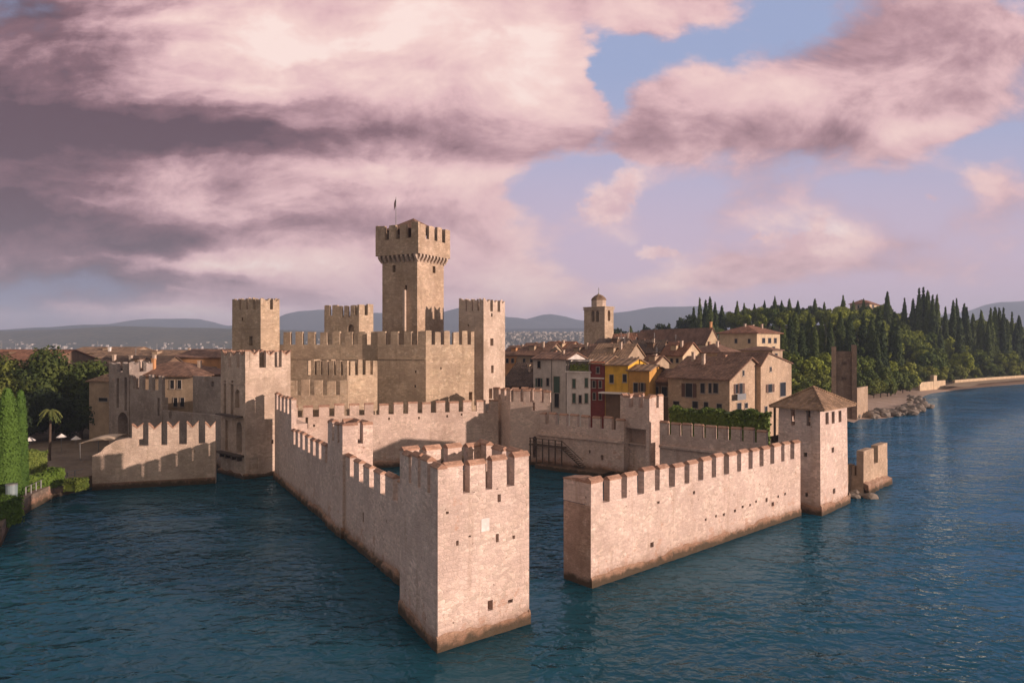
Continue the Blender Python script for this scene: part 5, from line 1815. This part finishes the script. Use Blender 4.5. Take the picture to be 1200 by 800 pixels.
# palm
pd_ = 96
t = thing('palm_tree', 'small palm with drooping fronds on the left bank', 'palm', (W(58, pd_), pd_, 1.4))
hp = Z(481, pd_) - 1.4
mb = MB()
for k in range(8):
    mb.tube((.02 * k, 0, hp * k / 8), (.02 * (k + 1), 0, hp * (k + 1) / 8), .2 - .006 * k, .17 - .006 * k, 8)
mb.build('trunk', 'bark', t)
rp = random.Random(4)
for k in range(26):
    a = 6.28 * k / 26 * 2.4
    up = rp.uniform(-.3, 1.0)
    Lf = rp.uniform(1.3, 1.9)
    mb = MB()
    pts_ = []
    for i in range(7):
        s_ = i / 6
        r = Lf * s_ * .9
        z = hp + up * s_ * Lf * .8 - 1.0 * s_ * s_ * Lf
        pts_.append(Vector((math.cos(a) * r + .16, math.sin(a) * r, z)))
    sd_ = Vector((-math.sin(a), math.cos(a), 0))
    for i in range(6):
        wd = .30 * (1 - abs(i / 6 - .4))
        for sg in (-1, 1):
            p, q = pts_[i], pts_[i + 1]
            o = len(mb.v)
            mb.v += [tuple(p), tuple(q), tuple(q + sd_ * sg * wd + Vector((0, 0, -.16))), tuple(p + sd_ * sg * wd * .6 + Vector((0, 0, -.12)))]
            mb.f.append((o, o + 1, o + 2, o + 3))
            mb.mi.append(0)
    mb.build('frond', 'palmleaf', t, fix=False)


def hedge(name, label, p0, p1, wd, z0, z1, n, size, mat, seed, cat='hedge', round_=False):
    p0, p1 = Vector(p0), Vector(p1)
    d = p1 - p0
    L = d.length
    rg = random.Random(seed)
    mb = MB()
    mb.box(.1, L - .1, .12, wd - .12, z0, z1 - .15)
    for k in range(n):
        f = rg.random()
        bump = .22 * math.sin(f * L * 1.3 + seed) + .14 * math.sin(f * L * 3.1)
        if rg.random() < .5:
            leaf_quads(mb, (f * L, rg.uniform(0, wd), z1 - .1 + bump + rg.uniform(-.15, .2)), (0, 0, 1), size, rg)
        else:
            sd2 = rg.random() < .7
            leaf_quads(mb, (f * L, (0 if sd2 else wd) + rg.uniform(-.12, .12), rg.uniform(z0, z1 + bump)), (0, -1 if sd2 else 1, .4), size, rg)
    t = thing(name, label, cat, (p0.x, p0.y, 0), math.atan2(d.y, d.x))
    mb.build('foliage', mat, t, fix=False)
    return t


hedge('hedge', 'long thick green hedge in front of the stone house, above the dock wall', PD(784, 94), PD(901, 88.5), 3.2, 2.0, Z(482, 92), 7000, .28, 'hedge', 1)
hedge('hedge', 'clipped bright green hedge on the left bank lawn', G(33, 577, 1.45), G(76, 566, 1.45), 1.6, 1.3, 3.0, 3200, .14, 'hedgel', 2)
hedge('hedge', 'squarer taller clipped hedge behind the bright hedge on the left bank', PD(33, 86), PD(55, 87), 1.4, 1.3, Z(529, 86), 2200, .14, 'hedge', 3)
hedge('shrub', 'yellow green shrub at the very left edge above the quay', (-47.6, 57.5), (-47.2, 66), 2.2, .8, 3.3, 2600, .15, 'hedgel', 5, 'shrub')
hedge('shrub', 'low dark shrub at the foot of the barbican wall', G(89, 574, 1.4), G(104, 570, 1.4), 1.6, 1.2, 2.3, 1200, .13, 'olive', 6, 'shrub')
# greenery on the roof terrace of the white house
tt, aa, ee = TERR
rg = random.Random(8)
mb = MB()
for k in range(900):
    leaf_quads(mb, (rg.uniform(.1, 1.3), rg.uniform(.5, aa - .5), ee + .35 + abs(rg.gauss(0, .55))), (-1, 0, .6), .16, rg)
mb.build('terrace_plants', 'hedge', tt, fix=False)

# lawn, quay coping, railing, canopy, parasols and bin on the left bank
lawn_pts = [(-62, 60), (-50.2, 66.6), (-53.3, 74.2), (-54.6, 79.8), (-54.4, 82), (-64, 86), (-80, 80)]
m_ = MB()
m_.add([(p[0], p[1], 1.506) for p in lawn_pts], [tuple(range(len(lawn_pts)))])
struct(m_.build('lawn', 'lawn', fix=True))
m_ = MB()
for p, q in zip(quay_edge, quay_edge[1:]):
    p, q = Vector(p), Vector(q)
    d = (q - p).normalized()
    nn = Vector((-d.y, d.x))
    m_.prism([tuple(p - nn * .12), tuple(q - nn * .12), tuple(q + nn * .7), tuple(p + nn * .7)], -2.0, 1.62)
struct(m_.build('quay', 'quay'))
t = thing('quay_railing', 'thin pale railing on short posts along the left quay edge', 'railing', (quay_edge[3][0], quay_edge[3][1], 1.62))
pth = [Vector(quay_edge[3]), Vector(quay_edge[4]), Vector(quay_edge[5])]
o0 = pth[0]
rl = MB()
for p, q in zip(pth, pth[1:]):
    d = (q - p).normalized()
    nn = Vector((-d.y, d.x))
    n_ = max(2, int((q - p).length / 1.1))
    for i in range(n_):
        c = p + (q - p) * i / n_ + nn * .3 - o0
        MB().tube((c.x, c.y, 0), (c.x, c.y, .95), .06, .06, 6).build('post', 'metal', t)
    a_, b_ = p + nn * .3 - o0, q + nn * .3 - o0
    rl.tube((a_.x, a_.y, .9), (b_.x, b_.y, .9), .035, .035, 6)
    rl.tube((a_.x, a_.y, .5), (b_.x, b_.y, .5), .025, .025, 6)
rl.build('rail', 'metal', t)

cd = 96.0
t = thing('canopy', 'beige fabric canopy on posts beside the barbican wall', 'canopy', (W(92, cd), cd, 1.4))
xw = W(133, cd) - W(92, cd)
zc = Z(519, cd) - 1.4
mb = MB()
nx = 10
for j in range(5):
    for i in range(nx + 1):
        u_, v_ = i / nx, j / 4
        mb.v.append((xw * u_, 4.5 * v_, zc + 1.3 * math.sin(math.pi * (.15 + .85 * u_) * .62) * (.6 + .4 * math.sin(math.pi * v_)) - .3))
for j in range(4):
    for i in range(nx):
        a = j * (nx + 1) + i
        mb.f.append((a, a + 1, a + nx + 2, a + nx + 1))
mb.mi = [0] * len(mb.f)
co = mb.build('canvas', 'canvas', t, fix=False, smooth=True)
sm = co.modifiers.new('thick', 'SOLIDIFY')
sm.thickness = .08
for (x, y) in ((.15, .1), (xw - .15, .1), (.15, 4.4), (xw - .15, 4.4)):
    MB().tube((x, y, 0), (x, y, zc + .05), .06, .06, 8).build('post', 'metal', t)
for (px, d, z, lb) in ((35, 98, 516, 'white parasol near the right park cypress'), (72, 104, 512, 'white parasol behind the palm, middle one of the three'), (89, 106, 514.5, 'white parasol close to the beige canopy')):
    t = thing('parasol', lb, 'parasol', (W(px, d), d, 1.4), 0, 'white parasols of the bank cafe')
    zz = Z(z, d) - 1.4
    mb = MB()
    for k in range(8):
        a, b_ = 2 * math.pi * k / 8, 2 * math.pi * (k + 1) / 8
        mb.add([(0, 0, zz + .55), (.75 * math.cos(a), .75 * math.sin(a), zz), (.75 * math.cos(b_), .75 * math.sin(b_), zz)], [(0, 1, 2)])
    mb.build('canopy', 'whitecloth', t, fix=False)
    MB().tube((0, 0, 0), (0, 0, zz + .5), .035, .03, 8).build('pole', 'metal', t)
gb = PD(13.5, 69)
t = thing('litter_bin', 'tall grey cylindrical bin at the foot of the park cypresses', 'bin', (gb.x, gb.y, 1.5))
MB().tube((0, 0, 0), (0, 0, 2.2), .52, .52, 16).build('body', 'bin', t)
MB().tube((0, 0, 2.203), (0, 0, 2.32), .56, .5, 16).build('lid', 'metal', t)
gb = PD(81.5, 92)
t = thing('globe_lamp', 'small white globe lamp on a short post near the end of the bright hedge', 'lamp', (gb.x - 2.2, 85.5, 1.5))
MB().tube((0, 0, 0), (0, 0, .8), .05, .04, 8).build('post', 'metal', t)
gm = MB()
blob_core(gm, (0, 0, 1.0), .22, .22, 10, 8, random.Random(1))
gm.build('globe', 'whitecloth', t, smooth=True)
